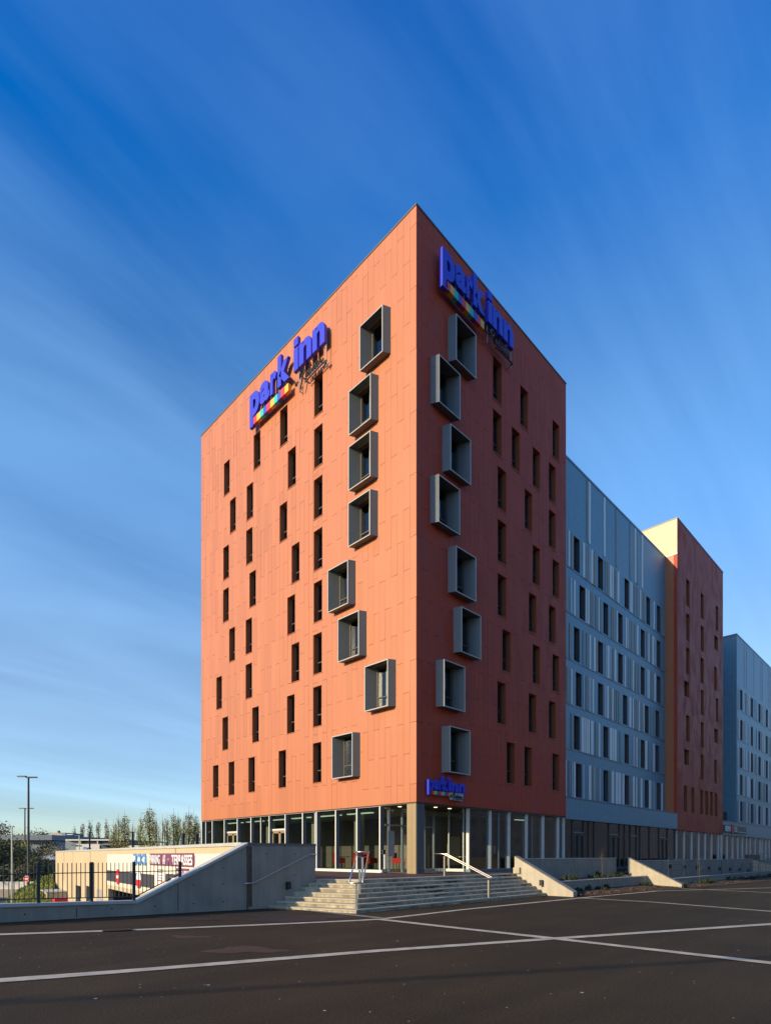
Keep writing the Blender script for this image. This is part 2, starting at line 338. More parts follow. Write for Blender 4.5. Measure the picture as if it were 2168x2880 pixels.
def plate(name, px, py, w, l, label):
    c = onz(px, py); z = ground_z(*c); t = thing(name, (c[0], c[1], z), label, 'drain')
    a = .42
    fn = lambda u, v, h: (c[0]+(u*math.cos(a)-v*math.sin(a)), c[1]+(u*math.sin(a)+v*math.cos(a)), z+h)
    a = R_(-18)
    MB().prism([(-w/2, -l/2), (w/2, -l/2), (w/2, l/2), (-w/2, l/2)], .018, .026, fn).build('frame', 'rusty_iron', t)
    k = int(w/.07)
    for i in range(k):
        u = -w/2+.04+i*(w-.08)/(k-1)
        MB().prism([(u-.014, -l/2+.03), (u+.014, -l/2+.03), (u+.014, l/2-.03), (u-.014, l/2-.03)], .026, .036, fn).build('bar', 'rusty_iron', t)
plate('drain_grate', 330, 2627, .62, .26, 'rusty iron drain grate set into the pale paving strip')
# ------------------------------------------------------------------ terrace, stairs, walls
T = .95
MB().prism([(-5.45, -2.15), (120, -2.15), (120, 34), (-2.2, 45.5), (-9.0, .2), (-8.9, -.62), (-6.0, -.62)], .55, T+.012).build('terrace', 'deck')['kind'] = 'structure'
st = thing('entrance_stairs', (-1.5, -2.5, 0), 'wide L-shaped concrete entrance stairs with worn stained risers', 'stairs')
NS, TR = 7, .265
for i in range(NS):
    o = i*TR; z1 = -.05+(T+.05)*(i+1)/NS; z0 = -.3 if i == 0 else -.05+(T+.05)*i/NS
    mb = MB(); x0, y0, xw = -7.35+o, -4.09+o, -8.43+i*.338      # the left flight splays out towards the parapet
    mb.prism([(x0+.02, y0+.02), (4.29, y0+.02), (4.29, -.81), (xw+.02, -.81)], z0, z1-.05)
    mb.build('step', 'step_concrete', st)
    p = [(x0, y0), (4.285, y0), (4.285, y0+TR+.12), (x0+TR+.12, y0+TR+.12), (xw+.338+.12, -.805), (xw, -.805)]
    MB().prism(p, z1-.05, z1-(.0 if i < NS-1 else .004)).build('tread', 'concrete', st)
def stain(i, xa, xb, drop):          # black algae stain with a ragged lower edge on a riser of the right flight
    z1 = -.05+(T+.05)*(i+1)/NS-.05; y = -4.09+i*TR+.016; n = 16; up = []; lo = []
    for k in range(n+1):
        x = xa+(xb-xa)*k/n; e = math.sin(math.pi*k/n)**.5; up.append((x, y, z1-.001)); lo.append((x, y, z1-.002-drop*e*random.uniform(.45, 1.)))
    mb = MB()
    for k in range(n): mb.poly([up[k], up[k+1], lo[k+1], lo[k]])
    mb.build('algae_stain', 'algae', st)
for q in ((5, -1.5, -.3, .07), (4, -3.6, -1.9, .085), (4, -1.7, -1.2, .05), (3, -3.2, -2.0, .085), (2, -3.0, -2.2, .06), (6, 2.6, 4.1, .06), (5, 2.9, 4.2, .07), (3, 3.4, 4.2, .06), (1, -6.2, -5.0, .05), (2, .8, 1.9, .04)): stain(*q)
def ypr(name, m, parent, prof, y0, y1):      # profile in x,z extruded along y
    return MB().prism(prof, y0, y1, lambda a, b, c: (a, c, b)).build(name, m, parent)
def xpr(name, m, parent, prof, x0, x1):      # profile in y,z extruded along x
    return MB().prism(prof, x0, x1, lambda a, b, c: (c, a, b)).build(name, m, parent)
w1 = thing('stair_parapet_wall', (-7.8, -.7, 0), 'shaded concrete parapet wall with steel handrail left of the stairs', 'wall')
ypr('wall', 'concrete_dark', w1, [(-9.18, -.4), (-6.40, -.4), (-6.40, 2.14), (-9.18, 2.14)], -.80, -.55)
ypr('coping', 'zinc_coping', w1, [(-9.2, 2.14), (-6.38, 2.14), (-6.38, 2.22), (-9.2, 2.22)], -.83, -.52)
MB().box(-9.185, -9.05, -.806, -.80, .1, 2.1).build('rust_streak', 'rust_stain', w1)
w2 = thing('sloping_retaining_wall', (-12, -.7, 0), 'long shaded concrete wall sloping down to the left under the fence', 'wall')
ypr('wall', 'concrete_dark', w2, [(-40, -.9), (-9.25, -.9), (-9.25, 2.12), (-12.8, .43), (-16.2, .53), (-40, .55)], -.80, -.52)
ypr('coping', 'coping', w2, [(-40, .55), (-16.2, .53), (-12.8, .43), (-9.22, 2.135), (-9.22, 2.225), (-12.82, .51), (-16.2, .61), (-40, .63)], -.84, -.48)
for x in (-15.6, -13.5, -12.3, -11.1, -10.1):
    for z in (.32, .9, 1.4):
        if z < (.35 if x < -12.8 else .43+(x+12.8)*.476-.18): MB().disc((x, -.802, z), (0, 1, 0), .022, .006, 10).build('tie_hole', 'black_plastic', w2)
for x in (-8.5, -7.3):
    for z in (1.1, 1.85): MB().disc((x, -.802, z), (0, 1, 0), .022, .006, 10).build('tie_hole', 'black_plastic', w1)
for x in (-14.4, -11.6): MB().box(x-.012, x+.012, -.803, -.80, .15, .4 if x < -12.8 else .95).build('joint', 'rust_stain', w2)
def wing(label, x0, x1, yb, zb, yf, zf):
    t = thing('stair_wing_wall', (x0, yf, 0), label, 'wall')
    xpr('wall', 'concrete', t, [(yb, -.5), (yb, zb), (yf, zf), (yf, -.5)], x0, x1)
    xpr('cap', 'concrete_dark', t, [(yb, zb), (yf, zf), (yf, zf+.035), (yb, zb+.035)], x0-.01, x1+.01)
    return t
wa = wing('sunlit sloping concrete wing wall at the right end of the stairs', 4.30, 4.66, -2.42, 1.74, -5.40, .16)
MB().box(4.18, 4.30, -2.75, -2.42, T, T+.28).build('plinth_block', 'concrete', wa)
wing('second sloping concrete wing wall beyond the planted bed', 15.6, 15.95, -3.2, 1.66, -6.25, .12)
wing('farthest sloping concrete wing wall past the ramp railing', 44., 44.4, -3.5, 1.35, -8.2, -.1)
def rwall(label, x0, x1, y0, y1, z0, z1):
    t = thing('planter_wall', (x0, y0, 0), label, 'wall')
    n = max(1, round((x1-x0)/4.5))
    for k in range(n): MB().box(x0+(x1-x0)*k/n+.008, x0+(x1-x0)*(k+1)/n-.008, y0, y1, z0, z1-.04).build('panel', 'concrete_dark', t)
    MB().box(x0, x1, y0-.02, y1+.02, z1-.04, z1).build('coping', 'coping', t)
rwall('tall concrete retaining wall behind the upper planted bed', 4.67, 15.6, -2.5, -2.28, -.4, 1.66)
rwall('low concrete wall holding up the planted bed', 4.67, 15.6, -4.35, -4.15, -.4, .6)
rwall('long concrete ramp wall with small wall lights', 16.0, 43.95, -3.5, -3.3, -.6, 1.5)
rwall('low concrete kerb wall in front of the ramp', 16.2, 43.95, -5.3, -5.1, -.6, .42)
rwall('far concrete retaining wall at the right edge', 44.45, 95, -3.5, -3.3, -.6, 1.35)
MB().box(4.67, 15.6, -4.16, -2.49, 0, .55).build('planter_soil', 'soil')['kind'] = 'structure'
def bed(name, x0, x1, yb, yf0, yf1):
    mb = MB(); n = 40; rows = 6; base = len(mb.v)
    for i in range(n+1):
        x = x0+(x1-x0)*i/n; yf = yf0+(yf1-yf0)*i/n
        for j in range(rows+1):
            y = yf+(yb-yf)*j/rows; q = j/rows
            mb.v.append((x, y, ground_z(x, y)+.012+.13*q+(random.uniform(-.02, .03) if 0 < j < rows else 0)))
    for i in range(n):
        for j in range(rows): k = i*(rows+1)+j; mb.f.append((k, k+1, k+rows+2, k+rows+1))
    mb.build(name, 'soil')['kind'] = 'structure'
bed('flower_bed', 4.68, 15.6, -4.34, -5.9, -6.5)
bed('flower_bed', 15.97, 44, -5.28, -6.6, -7.8)
# leaf litter and weeds
def scatter(name, m, spots, size, up=0.):
    mb = MB()
    for x, y, z in spots:
        s = size*random.uniform(.5, 1.4); a = random.uniform(0, 6.28); t = random.uniform(-.7, .7) if not up else random.uniform(.7, 1.5)
        ux, uy = math.cos(a)*s, math.sin(a)*s; h = math.sin(t)*s*(1.6 if up else .5)
        vx, vy = -math.sin(a)*s*.5, math.cos(a)*s*.5
        mb.poly([(x-ux*.5, y-uy*.5, z), (x+vx, y+vy, z+h*.5+.01), (x+ux*.5*(1-up), y+uy*.5*(1-up), z+h+.01), (x-vx, y-vy, z+h*.5+.005)])
    return mb.build(name, m)
def gz(x, y): return ground_z(x, y)+.05
sp = [(x, y, gz(x, y)+.02) for x, y in [(random.uniform(4.7, 15.5), random.triangular(-6.3, -4.4, -5.2)) for _ in range(2600)]]
sp += [(x, y, gz(x, y)+.02) for x, y in [(random.uniform(16, 44), random.uniform(-7.2, -5.4)) for _ in range(2200)]]
tag(scatter('leaf_litter', 'litter', sp, .09), 'dry brown leaves strewn over the beds beside the strip', 'leaves', kind='stuff')
def clumps(n, x0, x1, y0, y1, zf, r, k, hmin, hmax):
    out = []
    for _ in range(n):
        cx, cy = random.uniform(x0, x1), random.uniform(y0, y1); hh = random.uniform(hmin, hmax)
        for _ in range(k): 
            a, q = random.uniform(0, 6.28), r*math.sqrt(random.random()); x, y = cx+q*math.cos(a), cy+q*math.sin(a)
            out.append((x, y, zf(x, y)+random.uniform(0, hh)))
    return out
sp = clumps(16, 4.9, 15.4, -4.05, -3.0, lambda x, y: .55, .22, 45, .03, .30) + clumps(9, 6, 15.4, -4.9, -4.45, gz, .2, 40, .03, .22) + clumps(26, 16.2, 43, -5.9, -5.5, gz, .3, 40, .03, .3)
tag(scatter('weeds', 'weed', sp, .085, .6), 'dark green weeds and creepers growing in the concrete beds', 'plants', kind='stuff')
def sapling(x, y, z, h, label):
    t = thing('sapling', (x, y, z), label, 'sapling', 'bare saplings in the beds'); mb = MB(); lf = []
    mb.tube([(x, y, z-.05), (x+.02, y, z+h*.5), (x-.01, y+.02, z+h)], [.018, .013, .004], 5)
    for k in range(9):
        a = random.uniform(0, 6.28); q = z+h*random.uniform(.35, .9); l = random.uniform(.25, .55)
        e = (x+math.cos(a)*l*.5, y+math.sin(a)*l*.5, q+l*.7); mb.tube([(x, y, q), e], [.008, .003], 4)
        lf += [(e[0]+random.uniform(-.1, .1), e[1]+random.uniform(-.1, .1), e[2]+random.uniform(-.2, .05)) for _ in range(3)]
    mb.build('trunk', 'bark', t); o = scatter('crown', 'leaf_olive', lf, .07); setpar(o, t)
sapling(11.6, -3.4, .55, 1.5, 'thin young sapling in the upper bed before the retaining wall')
sapling(20.3, -5.8, .05, 1.6, 'thin young sapling at the foot of the ramp wall')
sapling(35., -6.0, -.05, 1.6, 'thin young sapling farther along the ramp bed')
sapling(46.5, -6.0, -.1, 1.7, 'thin young sapling past the farthest wing wall')
# ------------------------------------------------------------------ hotel
ZB, ZT, LY, LX = 4.24, 31.40, 20.33, 14.0
hotel = thing('hotel_building', (7, 10, T), 'tall orange hotel tower with panel cladding and glazed ground floor', 'building')
FLz = [5.76, 8.82, 11.68, 14.5, 17.32, 20.13, 22.9, 25.7]          # window sills per storey (left face), from low to high
FRz = [5.76, 8.88, 11.8, 14.66, 17.56, 20.40, 23.22, 26.02]
yA = [6.86, 6.84, 6.82, 6.80, 6.78, 6.77, 6.75, 6.74]
left_w = [(y, 7-0 if 0 else i) for i, y in enumerate(yA)]
B = [10.12, 9.28, 8.84, 9.24, 8.82, 10.01, 9.18, 9.98]; C_ = [13.42, 12.97, 13.74, 13.74, 13.30, 13.68, 13.62, 12.80]; D_ = [17.91, 16.65, 17.45, 15.77, 16.55, 16.53, 15.67, 16.44]
left_w += [(y, i) for L_ in (B, C_, D_) for i, y in enumerate(L_)] + [(15.85, 0)]
LW, LH = .74, 2.17
left_holes = [(y, y+LW, FLz[i], FLz[i]+LH) for y, i in left_w]
# grey boxes: storeys low -> high; (front near edge, z0)
left_b = [(3.93, 0), (1.45, 1), (3.46, 2), (4.27, 3), (2.66, 4), (2.64, 5), (2.62, 6), (1.80, 7)]
BW, BH, BP, BS = 1.60, 2.20, .36, .17       # width, height, projection, sideways lean of the oblique box
right_w = [(7.35, 0), (9.15, 0), (12.33, 0), (6.46, 1), (9.62, 1), (11.89, 1), (6.93, 2), (10.05, 2), (12.33, 2), (6.49, 3), (9.63, 3), (11.89, 3), (6.49, 4), (10.05, 4), (12.33, 4),
           (6.49, 5), (9.18, 5), (11.89, 5), (6.05, 6), (7.85, 6), (10.05, 6), (11.89, 6), (6.05, 7), (8.71, 7), (12.33, 7)]
RW, RH = .82, 2.24
right_holes = [(x, x+RW, FRz[i], FRz[i]+RH) for x, i in right_w]
right_b = [(1.96, 0), (1.54, 1), (2.86, 2), (2.44, 3), (1.13, 4), (2.01, 5), (1.16, 6), (2.44, 7)]
bz = [5.75, 8.80, 11.68, 14.47, 17.28, 20.1, 22.86, 25.6]
lb_holes = [(y+BS*-1+.02, y-BS+BW-.02, bz[i]+.04, bz[i]+BH-.04) for y, i in left_b]
rb_holes = [(x-BS+.02, x-BS+BW+.06, bz[i]+.04, bz[i]+BH+.04) for x, i in right_b]
def sheet(name, fn, u0, u1, z0, z1, holes, d0, d1, m, parent):
    rects = [(u0, u1, z0, z1)]
    for h in holes: rects = subtract(rects, h)
    mb = MB()
    for r in rects: fbox(mb, fn, r[0], r[1], d0, d1, r[2], r[3])
    return mb.build(name, m, parent)
sheet('wall', FL, .035, LY, ZB+.02, ZT-.1, left_holes+lb_holes, .035, .3, 'substrate', hotel)
sheet('wall', FR, .31, LX-.01, ZB+.02, ZT-.1, right_holes+rb_holes, .035, .3, 'substrate', hotel)
MB().box(.3, LX-.02, LY-.3, LY-.005, ZB+.02, ZT-.1).build('wall', 'cladding', hotel)
MB().box(LX-.3, LX-.005, .3, LY-.3, ZB+.02, ZT-.1).build('wall', 'cladding', hotel)
MB().box(.3, LX-.3, .3, LY-.3, ZT-.8, ZT-.5).build('roof', 'roof_grey', hotel)
MB().box(.04, LX-.02, .04, LY-.02, ZB-.06, ZB+.015).build('soffit', 'frame_dark', hotel)
def panels(fn, ulen, holes, m):
    pw = .40; n = round(ulen/pw); pw = ulen/n; out = []; ph = 0
    for i in range(n):
        if i % 12 == 9: ph += .17
        base = ZB + ((.5 if i % 2 else 0)+ph) % 1 * 2.83 - 2.0
        zs = [ZB]+[z for z in (base+k*2.83 for k in range(14)) if ZB+.5 < z < ZT-.35]+[ZT-.06]
        for a, b in zip(zs, zs[1:]):
            rects = [(i*pw+.0028, (i+1)*pw-.0028, a+(.0075 if a > ZB else 0), b-.0075)]
            for h in holes: rects = subtract(rects, h)
            if not rects: continue
            tl = random.uniform(-.0035, .0035); groups = []
            for r in rects:
                hit = [g for g in groups if any(min(r[1], q[1])-max(r[0], q[0]) > -1e-6 and min(r[3], q[3])-max(r[2], q[2]) > -1e-6 for q in g)]
                g = [r]+[q for h_ in hit for q in h_]; groups = [h_ for h_ in groups if h_ not in hit]+[g]
            for g in groups:
                mb = MB()
                for r in g:
                    p = []
                    for zz in (r[2], r[3]): p += [(r[0], tl, zz), (r[1], -tl, zz), (r[1], .03, zz), (r[0], .03, zz)]
                    mb.hexa([fn(*v) for v in p])
                area = sum((r[1]-r[0])*(r[3]-r[2]) for r in g)/((26+.7*(i+.5)*pw)**2)
                out.append((area*(1.0 if fn is FL else .9), mb, m))
    return out
pl = panels(FL, LY, left_holes+lb_holes, 'cladding')+panels(FR, LX, right_holes+rb_holes, 'cladding_shade_bloom')
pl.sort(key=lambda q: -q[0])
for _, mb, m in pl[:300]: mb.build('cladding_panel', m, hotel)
for mm in ('cladding', 'cladding_shade_bloom'):
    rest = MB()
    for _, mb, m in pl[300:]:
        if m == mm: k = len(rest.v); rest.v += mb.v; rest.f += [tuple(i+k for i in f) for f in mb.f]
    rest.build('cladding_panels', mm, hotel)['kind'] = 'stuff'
MB().prism([(-.03, -.03), (LX+.02, -.03), (LX+.02, LY+.02), (-.03, LY+.02)], ZT-.055, ZT+.02).build('roof_coping', 'box_metal', hotel)
# --- windows: one prototype per face, copied
def window_proto(fn, w, h, clad, cm):
    fr = MB(); rv = .34
    for a, b, c, d in ((-.012, .012, 0, h), (w-.012, w+.012, 0, h)): fbox(fr, fn, a, b, .031, rv, c, d)
    fbox(fr, fn, .012, w-.012, .031, rv, h-.012, h+.012); fbox(fr, fn, .012, w-.012, .031, rv, -.012, .012)
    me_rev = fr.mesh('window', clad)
    f2 = MB(); d0, d1, fw = .27, .335, .055
    fbox(f2, fn, .012, .012+fw, d0, d1, .012, h-.012); fbox(f2, fn, w-.012-fw, w-.012, d0, d1, .012, h-.012)
    for z in (.012, h*.31, h-.012-fw): fbox(f2, fn, .012+fw, w-.012-fw, d0, d1, z, z+fw)
    pn = MB(); i0, i1, j0, j1 = .012+fw, w-.012-fw, .02, h-.03
    pn.poly([fn(i0, .305, j0), fn(i1, .305, j0), fn(i1, .305, j1), fn(i0, .305, j1)])
    sl = MB(); fbox(sl, fn, -.03, w+.03, -.035, .03, -.035, -.008)
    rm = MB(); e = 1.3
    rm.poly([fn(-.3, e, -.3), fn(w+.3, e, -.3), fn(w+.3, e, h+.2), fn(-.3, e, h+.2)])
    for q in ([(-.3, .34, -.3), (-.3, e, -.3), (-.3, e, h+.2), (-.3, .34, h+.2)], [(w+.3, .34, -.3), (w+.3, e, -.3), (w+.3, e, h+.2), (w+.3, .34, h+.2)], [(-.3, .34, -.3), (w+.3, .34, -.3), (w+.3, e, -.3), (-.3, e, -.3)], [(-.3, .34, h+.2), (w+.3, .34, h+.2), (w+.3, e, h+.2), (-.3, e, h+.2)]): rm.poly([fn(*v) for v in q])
    def cur(u0, u1):
        c = MB(); n = 14
        for k in range(n):
            a, b = u0+(u1-u0)*k/n, u0+(u1-u0)*(k+1)/n; da, db = .42+.03*math.sin(k*1.9), .42+.03*math.sin((k+1)*1.9)
            c.poly([fn(a, da, .02), fn(b, db, .02), fn(b, db, h), fn(a, da, h)])
        return c.mesh('curtain', 'curtain')
    return me_rev, f2.mesh('window_frame', 'frame_dark'), pn.mesh('pane', 'glass_upper'), sl.mesh('sill', 'cladding'), rm.mesh('room', 'room_dark'), cur(w*.62, w+.05) if fn is FL and False else cur(-.05, w*.38 if cm else w*.5)
def place_windows(fn, lst, zs, protos, prob):
    rv, fr, pn, sl, rm, cu = protos
    for u, i in lst:
        p = fn(u, 0, zs[i]); o = link('window', rv, hotel, p)
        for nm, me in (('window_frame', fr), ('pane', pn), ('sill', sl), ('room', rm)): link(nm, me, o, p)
        if random.random() < prob: link('curtain', cu, o, p)
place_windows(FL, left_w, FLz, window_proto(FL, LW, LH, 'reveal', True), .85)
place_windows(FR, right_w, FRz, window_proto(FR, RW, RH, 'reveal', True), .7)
def box_window(fn, u, z):
    # oblique steel box: outer outline at depth -BP spans u..u+BW; at the wall it is shifted by -BS
    th = .035; h = BH; D = .27
    def P(a, d, zz): return fn(u+a-BS*(d+BP)/BP, d, z+zz)
    w = BW
    def bar(a0, a1, z0, z1, d0, d1):
        return [P(a0, d0, z0), P(a1, d0, z0), P(a1, d1, z0), P(a0, d1, z0), P(a0, d0, z1), P(a1, d0, z1), P(a1, d1, z1), P(a0, d1, z1)]
    mb = MB()
    for a0, a1, z0, z1 in ((0, th, 0, h), (w-th, w, 0, h), (th, w-th, 0, th), (th, w-th, h-th, h)): mb.hexa(bar(a0, a1, z0, z1, -BP, D))
    o = mb.build('window_box', 'box_metal', hotel)
    tr = MB(); tw = .042
    for a0, a1, z0, z1 in ((-.006, tw, -.006, h+.006), (w-tw, w+.006, -.006, h+.006), (tw, w-tw, -.006, tw), (tw, w-tw, h-tw, h+.006)): tr.hexa(bar(a0, a1, z0, z1, -BP-.014, -BP-.001))
    tr.build('trim', 'box_trim', o)
    fr = MB(); fw = .06
    for a0, a1, z0, z1 in ((th, th+fw, th, h-th), (w-th-fw, w-th, th, h-th), (th+fw, w-th-fw, th, th+fw), (th+fw, w-th-fw, h-th-fw, h-th), (th+fw, w-th-fw, h*.30, h*.30+fw)): fr.hexa(bar(a0, a1, z0, z1, D-.09, D-.01))
    fr.build('window_frame', 'frame_dark', o)
    MB().poly([P(th+fw, D-.05, th), P(w-th-fw, D-.05, th), P(w-th-fw, D-.05, h-th), P(th+fw, D-.05, h-th)]).build('pane', 'glass_upper', o)
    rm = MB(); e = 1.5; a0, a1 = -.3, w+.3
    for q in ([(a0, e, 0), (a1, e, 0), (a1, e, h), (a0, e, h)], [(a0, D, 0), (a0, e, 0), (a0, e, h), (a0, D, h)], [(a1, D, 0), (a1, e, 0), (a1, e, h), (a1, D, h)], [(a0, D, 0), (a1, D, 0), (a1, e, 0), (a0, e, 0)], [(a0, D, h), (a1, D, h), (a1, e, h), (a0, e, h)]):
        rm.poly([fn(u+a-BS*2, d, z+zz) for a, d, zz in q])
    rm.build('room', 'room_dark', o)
    return o, P
for k, (u, i) in enumerate(left_b+[(x, i+10) for x, i in right_b]):
    fn = FL if i < 10 else FR; i %= 10
    o, P = box_window(fn, u, bz[i])
    if (fn is FL and i > 0 and i < 7) or (fn is FR and i in (1, 4)):
        c = MB(); n = 22; c0, c1 = (.05, BW*.72) if fn is FL else (.1, BW*.45)
        for q in range(n):
            a, b = c0+(c1-c0)*q/n, c0+(c1-c0)*(q+1)/n; da, db = .34+.035*math.sin(q*1.7), .34+.035*math.sin((q+1)*1.7)
            c.poly([P(a, da, .05), P(b, db, .05), P(b, db, BH-.06), P(a, da, BH-.06)])
        c.build('curtain', 'curtain', o)
    elif fn is FL and i == 7:
        MB().hexa([P(a, d, zz) for zz in (1.45, 1.62) for a, d in ((.1, .34), (1.0, .34), (1.0, .38), (.1, .38))]).build('blind', 'curtain', o)
# --- ground floor
GB, GT = 1.10, 4.17
def fin(fn, u, wd, z0, z1, d0=-.04, d1=.20, m='white_metal'):
    mb = MB(); fbox(mb, fn, u-wd/2, u+wd/2, d0+.022, d1, z0, z1); o = mb.build('mullion', 'fin_shade_side' if fn is FL else m, hotel)
    if fn is FL: mb = MB(); fbox(mb, fn, u-wd/2-.004, u+wd/2+.004, d0, d0+.021, z0, z1); mb.build('nosing', 'white_metal', o)
    return o
yl = [20.24, 19.91, 18.74, 17.12, 15.47, 13.84, 12.96, 11.82, 10.18, 8.52, 7.58, 7.27, 5.66, 4.01, 2.36]
for k, y in enumerate(yl):
    big = k not in (1, 6, 10); fin(FL, y, .07 if big else .05, GB, GT, -.02 if big else .12, .24)
    if big and k:
        pass
for a, b in zip(yl, yl[1:]):
    door = 3 if abs(a-17.12) < .01 or abs(a-11.82) < .01 else 0
    mb = MB(); mb.poly([FL(b+.03, .21, GB), FL(a-.03, .21, GB), FL(a-.03, .21, GT), FL(b+.03, .21, GT)]); mb.build('glass_pane', 'glass', hotel)
    if door:
        mb = MB(); fbox(mb, FL, b+.04, a-.04, .16, .2, 3.28, 3.38); mb.build('transom', 'white_metal', hotel)
        d = MB(); mid = (a+b)/2
        for u0, u1, z0, z1 in ((b+.04, b+.16, GB, 3.2), (a-.16, a-.04, GB, 3.2), (mid-.1, mid+.1, GB, 3.2), (b+.04, a-.04, 3.12, 3.27)): fbox(d, FL, u0, u1, .17, .205, z0, z1)
        d.build('door', 'column_bronze', hotel)
mb = MB(); fbox(mb, FL, 2.2, LY-.02, -.03, .26, T+.0, GB); mb.build('plinth', 'white_metal', hotel)
mb = MB(); fbox(mb, FL, 2.3, LY-.02, .0, .24, GT, ZB-.062); mb.build('head_rail', 'white_metal', hotel)
xr = [4.06, 5.98, 7.77, 9.58, 11.42, 13.23, 13.95]
for k, x in enumerate(xr): fin(FR, x, .07, GB, GT, .04, .24)
for x in (6.87, 10.3): fin(FR, x, .05, GB, GT, .14, .24, 'steel_blue')
for a, b in zip(xr, xr[1:]):
    mb = MB(); mb.poly([FR(a+.03, .21, GB), FR(b-.03, .21, GB), FR(b-.03, .21, GT), FR(a+.03, .21, GT)]); mb.build('glass_pane', 'glass_street', hotel)
mb = MB(); fbox(mb, FR, 4.0, LX-.01, -.03, .26, T, GB); mb.build('plinth', 'steel_blue', hotel)
mb = MB(); fbox(mb, FR, 4.0, LX-.01, .02, .24, GT, ZB-.062); mb.build('head_rail', 'steel_blue', hotel)
mb = MB(); fbox(mb, FR, 6.95, 7.6, .17, .20, GB+.02, 3.6); 
mb = MB(); fbox(mb, FR, 6.4, 6.43, .13, .16, 1.9, 2.3); mb.build('door_handle', 'stainless', hotel)
# corner column (two panels per face, bronze left, right ones darkened for shade) and recessed porch
MB().box(.08, .60, .08, .62, T+.01, ZB-.061).build('column', 'frame_dark', hotel)
for a, b in ((.07, .335), (.345, .63)): MB().box(.05, .079, a, b, T+.012, ZB-.062).build('column_panel', 'column_bronze', hotel)
for a, b in ((.08, .335), (.345, .61)): MB().box(a, b, .05, .079, T+.012, ZB-.062).build('column_panel', 'box_metal', hotel)
PY, PX = 2.30, 4.0
MB().poly([(.25, PY, GB), (PX-.1, PY, GB), (PX-.1, PY, GT), (.25, PY, GT)]).build('glass_pane', 'glass_clear', hotel)
MB().poly([(PX-.02, .3, GB), (PX-.02, PY, GB), (PX-.02, PY, GT), (PX-.02, .3, GT)]).build('glass_pane', 'glass_clear', hotel)
for x in (.55, 1.5, 2.45, 3.2, PX-.06): MB().box(x-.035, x+.035, PY-.06, PY+.06, T+.01, GT).build('porch_post', 'white_metal' if x < 1 else 'galv', hotel)
MB().box(.25, PX-.1, PY-.05, PY+.05, 3.25, 3.33).build('transom', 'galv', hotel)
for y in (.36, 1.3): MB().box(PX-.06, PX+.04, y-.035, y+.035, T+.01, GT).build('porch_post', 'galv', hotel)
MB().box(1.5, PX-.1, PY-.07, PY+.07, T+.011, GB+.02).build('threshold', 'galv', hotel)
MB().box(PX-.12, PX+.06, .28, PY-.08, T+.011, GB+.02).build('threshold', 'white_metal', hotel)
for x, y in ((1.1, .9), (2.3, .8), (3.4, .8), (.8, 1.8), (2.2, 1.8)): MB().disc((x, y, ZB-.07), (0, 0, 1), .09, .02, 14).build('downlight', 'downlight', hotel)
MB().poly([(.4, PY-.09, 1.75), (.85, PY-.09, 1.75), (.85, PY-.09, 3.0), (.4, PY-.09, 3.0)]).build('notice_board', 'plate_grey', hotel)
# interior
MB().box(.3, LX-.05, .31, LY-.05, T+.02, T+.035).build('interior_floor', 'int_floor', hotel)
MB().box(.3, LX-.05, PY+.1, LY-.05, ZB-.14, ZB-.07).build('ceiling', 'int_ceiling', hotel)
MB().box(5.6, 5.8, 4.6, LY-.1, T+.03, ZB-.1).build('inner_wall', 'int_wall', hotel)
MB().box(4.6, LX-.1, 4.4, 4.6, T+.03, ZB-.1).build('inner_wall', 'int_wall', hotel)
MB().box(LX-.2, LX-.06, .35, LY-.1, T+.03, ZB-.1).build('inner_wall', 'int_wall', hotel)
MB().box(.3, LX-.2, LY-.25, LY-.06, T+.03, ZB-.1).build('inner_wall', 'int_pale', hotel)
for y in (5.6, 9.4, 14.2): MB().box(1.6, 2.0, y, y+.4, T+.03, ZB-.1).build('inner_column', 'int_pale', hotel)
for y in (4.6, 7.2, 9.8, 12.4, 15., 17.6): MB().box(1.5, 1.75, y, y+1.9, ZB-.19, ZB-.145).build('ceiling_light', 'lamp_strip', hotel)
for x in (12.2,): MB().box(x, x+1.0, 2.4, 2.6, ZB-.19, ZB-.145).build('ceiling_light', 'lamp_strip', hotel)
MB().box(5.5, 6.6, 2.6, 2.64, T+.3, T+1.9).build('lit_panel', 'wood_pale', hotel)
def chair(x, y, a, label):
    t = thing('lounge_chair', (x, y, T+.035), label, 'chair', 'red chairs inside the ground floor')
    def fn(u, v, h): return (x+u*math.cos(a)-v*math.sin(a), y+u*math.sin(a)+v*math.cos(a), T+.035+h)
    q = lambda u0, u1, v0, v1, z0, z1, nm, m: MB().prism([(u0, v0), (u1, v0), (u1, v1), (u0, v1)], z0, z1, fn).build(nm, m, t)
    q(-.26, .26, -.26, .26, .40, .50, 'seat', 'red_fabric'); q(-.26, .26, .20, .29, .50, .95, 'backrest', 'red_fabric')
    q(-.31, -.26, -.24, .26, .40, .68, 'armrest', 'red_fabric'); q(.26, .31, -.24, .26, .40, .68, 'armrest', 'red_fabric')
    for u in (-.22, .22):
        for v in (-.22, .22): q(u-.02, u+.02, v-.02, v+.02, 0, .40, 'leg', 'black_plastic')
def table(x, y, label):
    t = thing('dining_table', (x, y, T+.035), label, 'table', 'tables inside the ground floor')
    MB().disc((x, y, T+.035+.74), (0, 0, 1), .42, .04, 20).build('tabletop', 'wood_pale', t)
    MB().tube([(x, y, T+.06), (x, y, T+.75)], .035, 8).build('leg', 'stainless', t); MB().disc((x, y, T+.05), (0, 0, 1), .22, .03, 16).build('base', 'stainless', t)
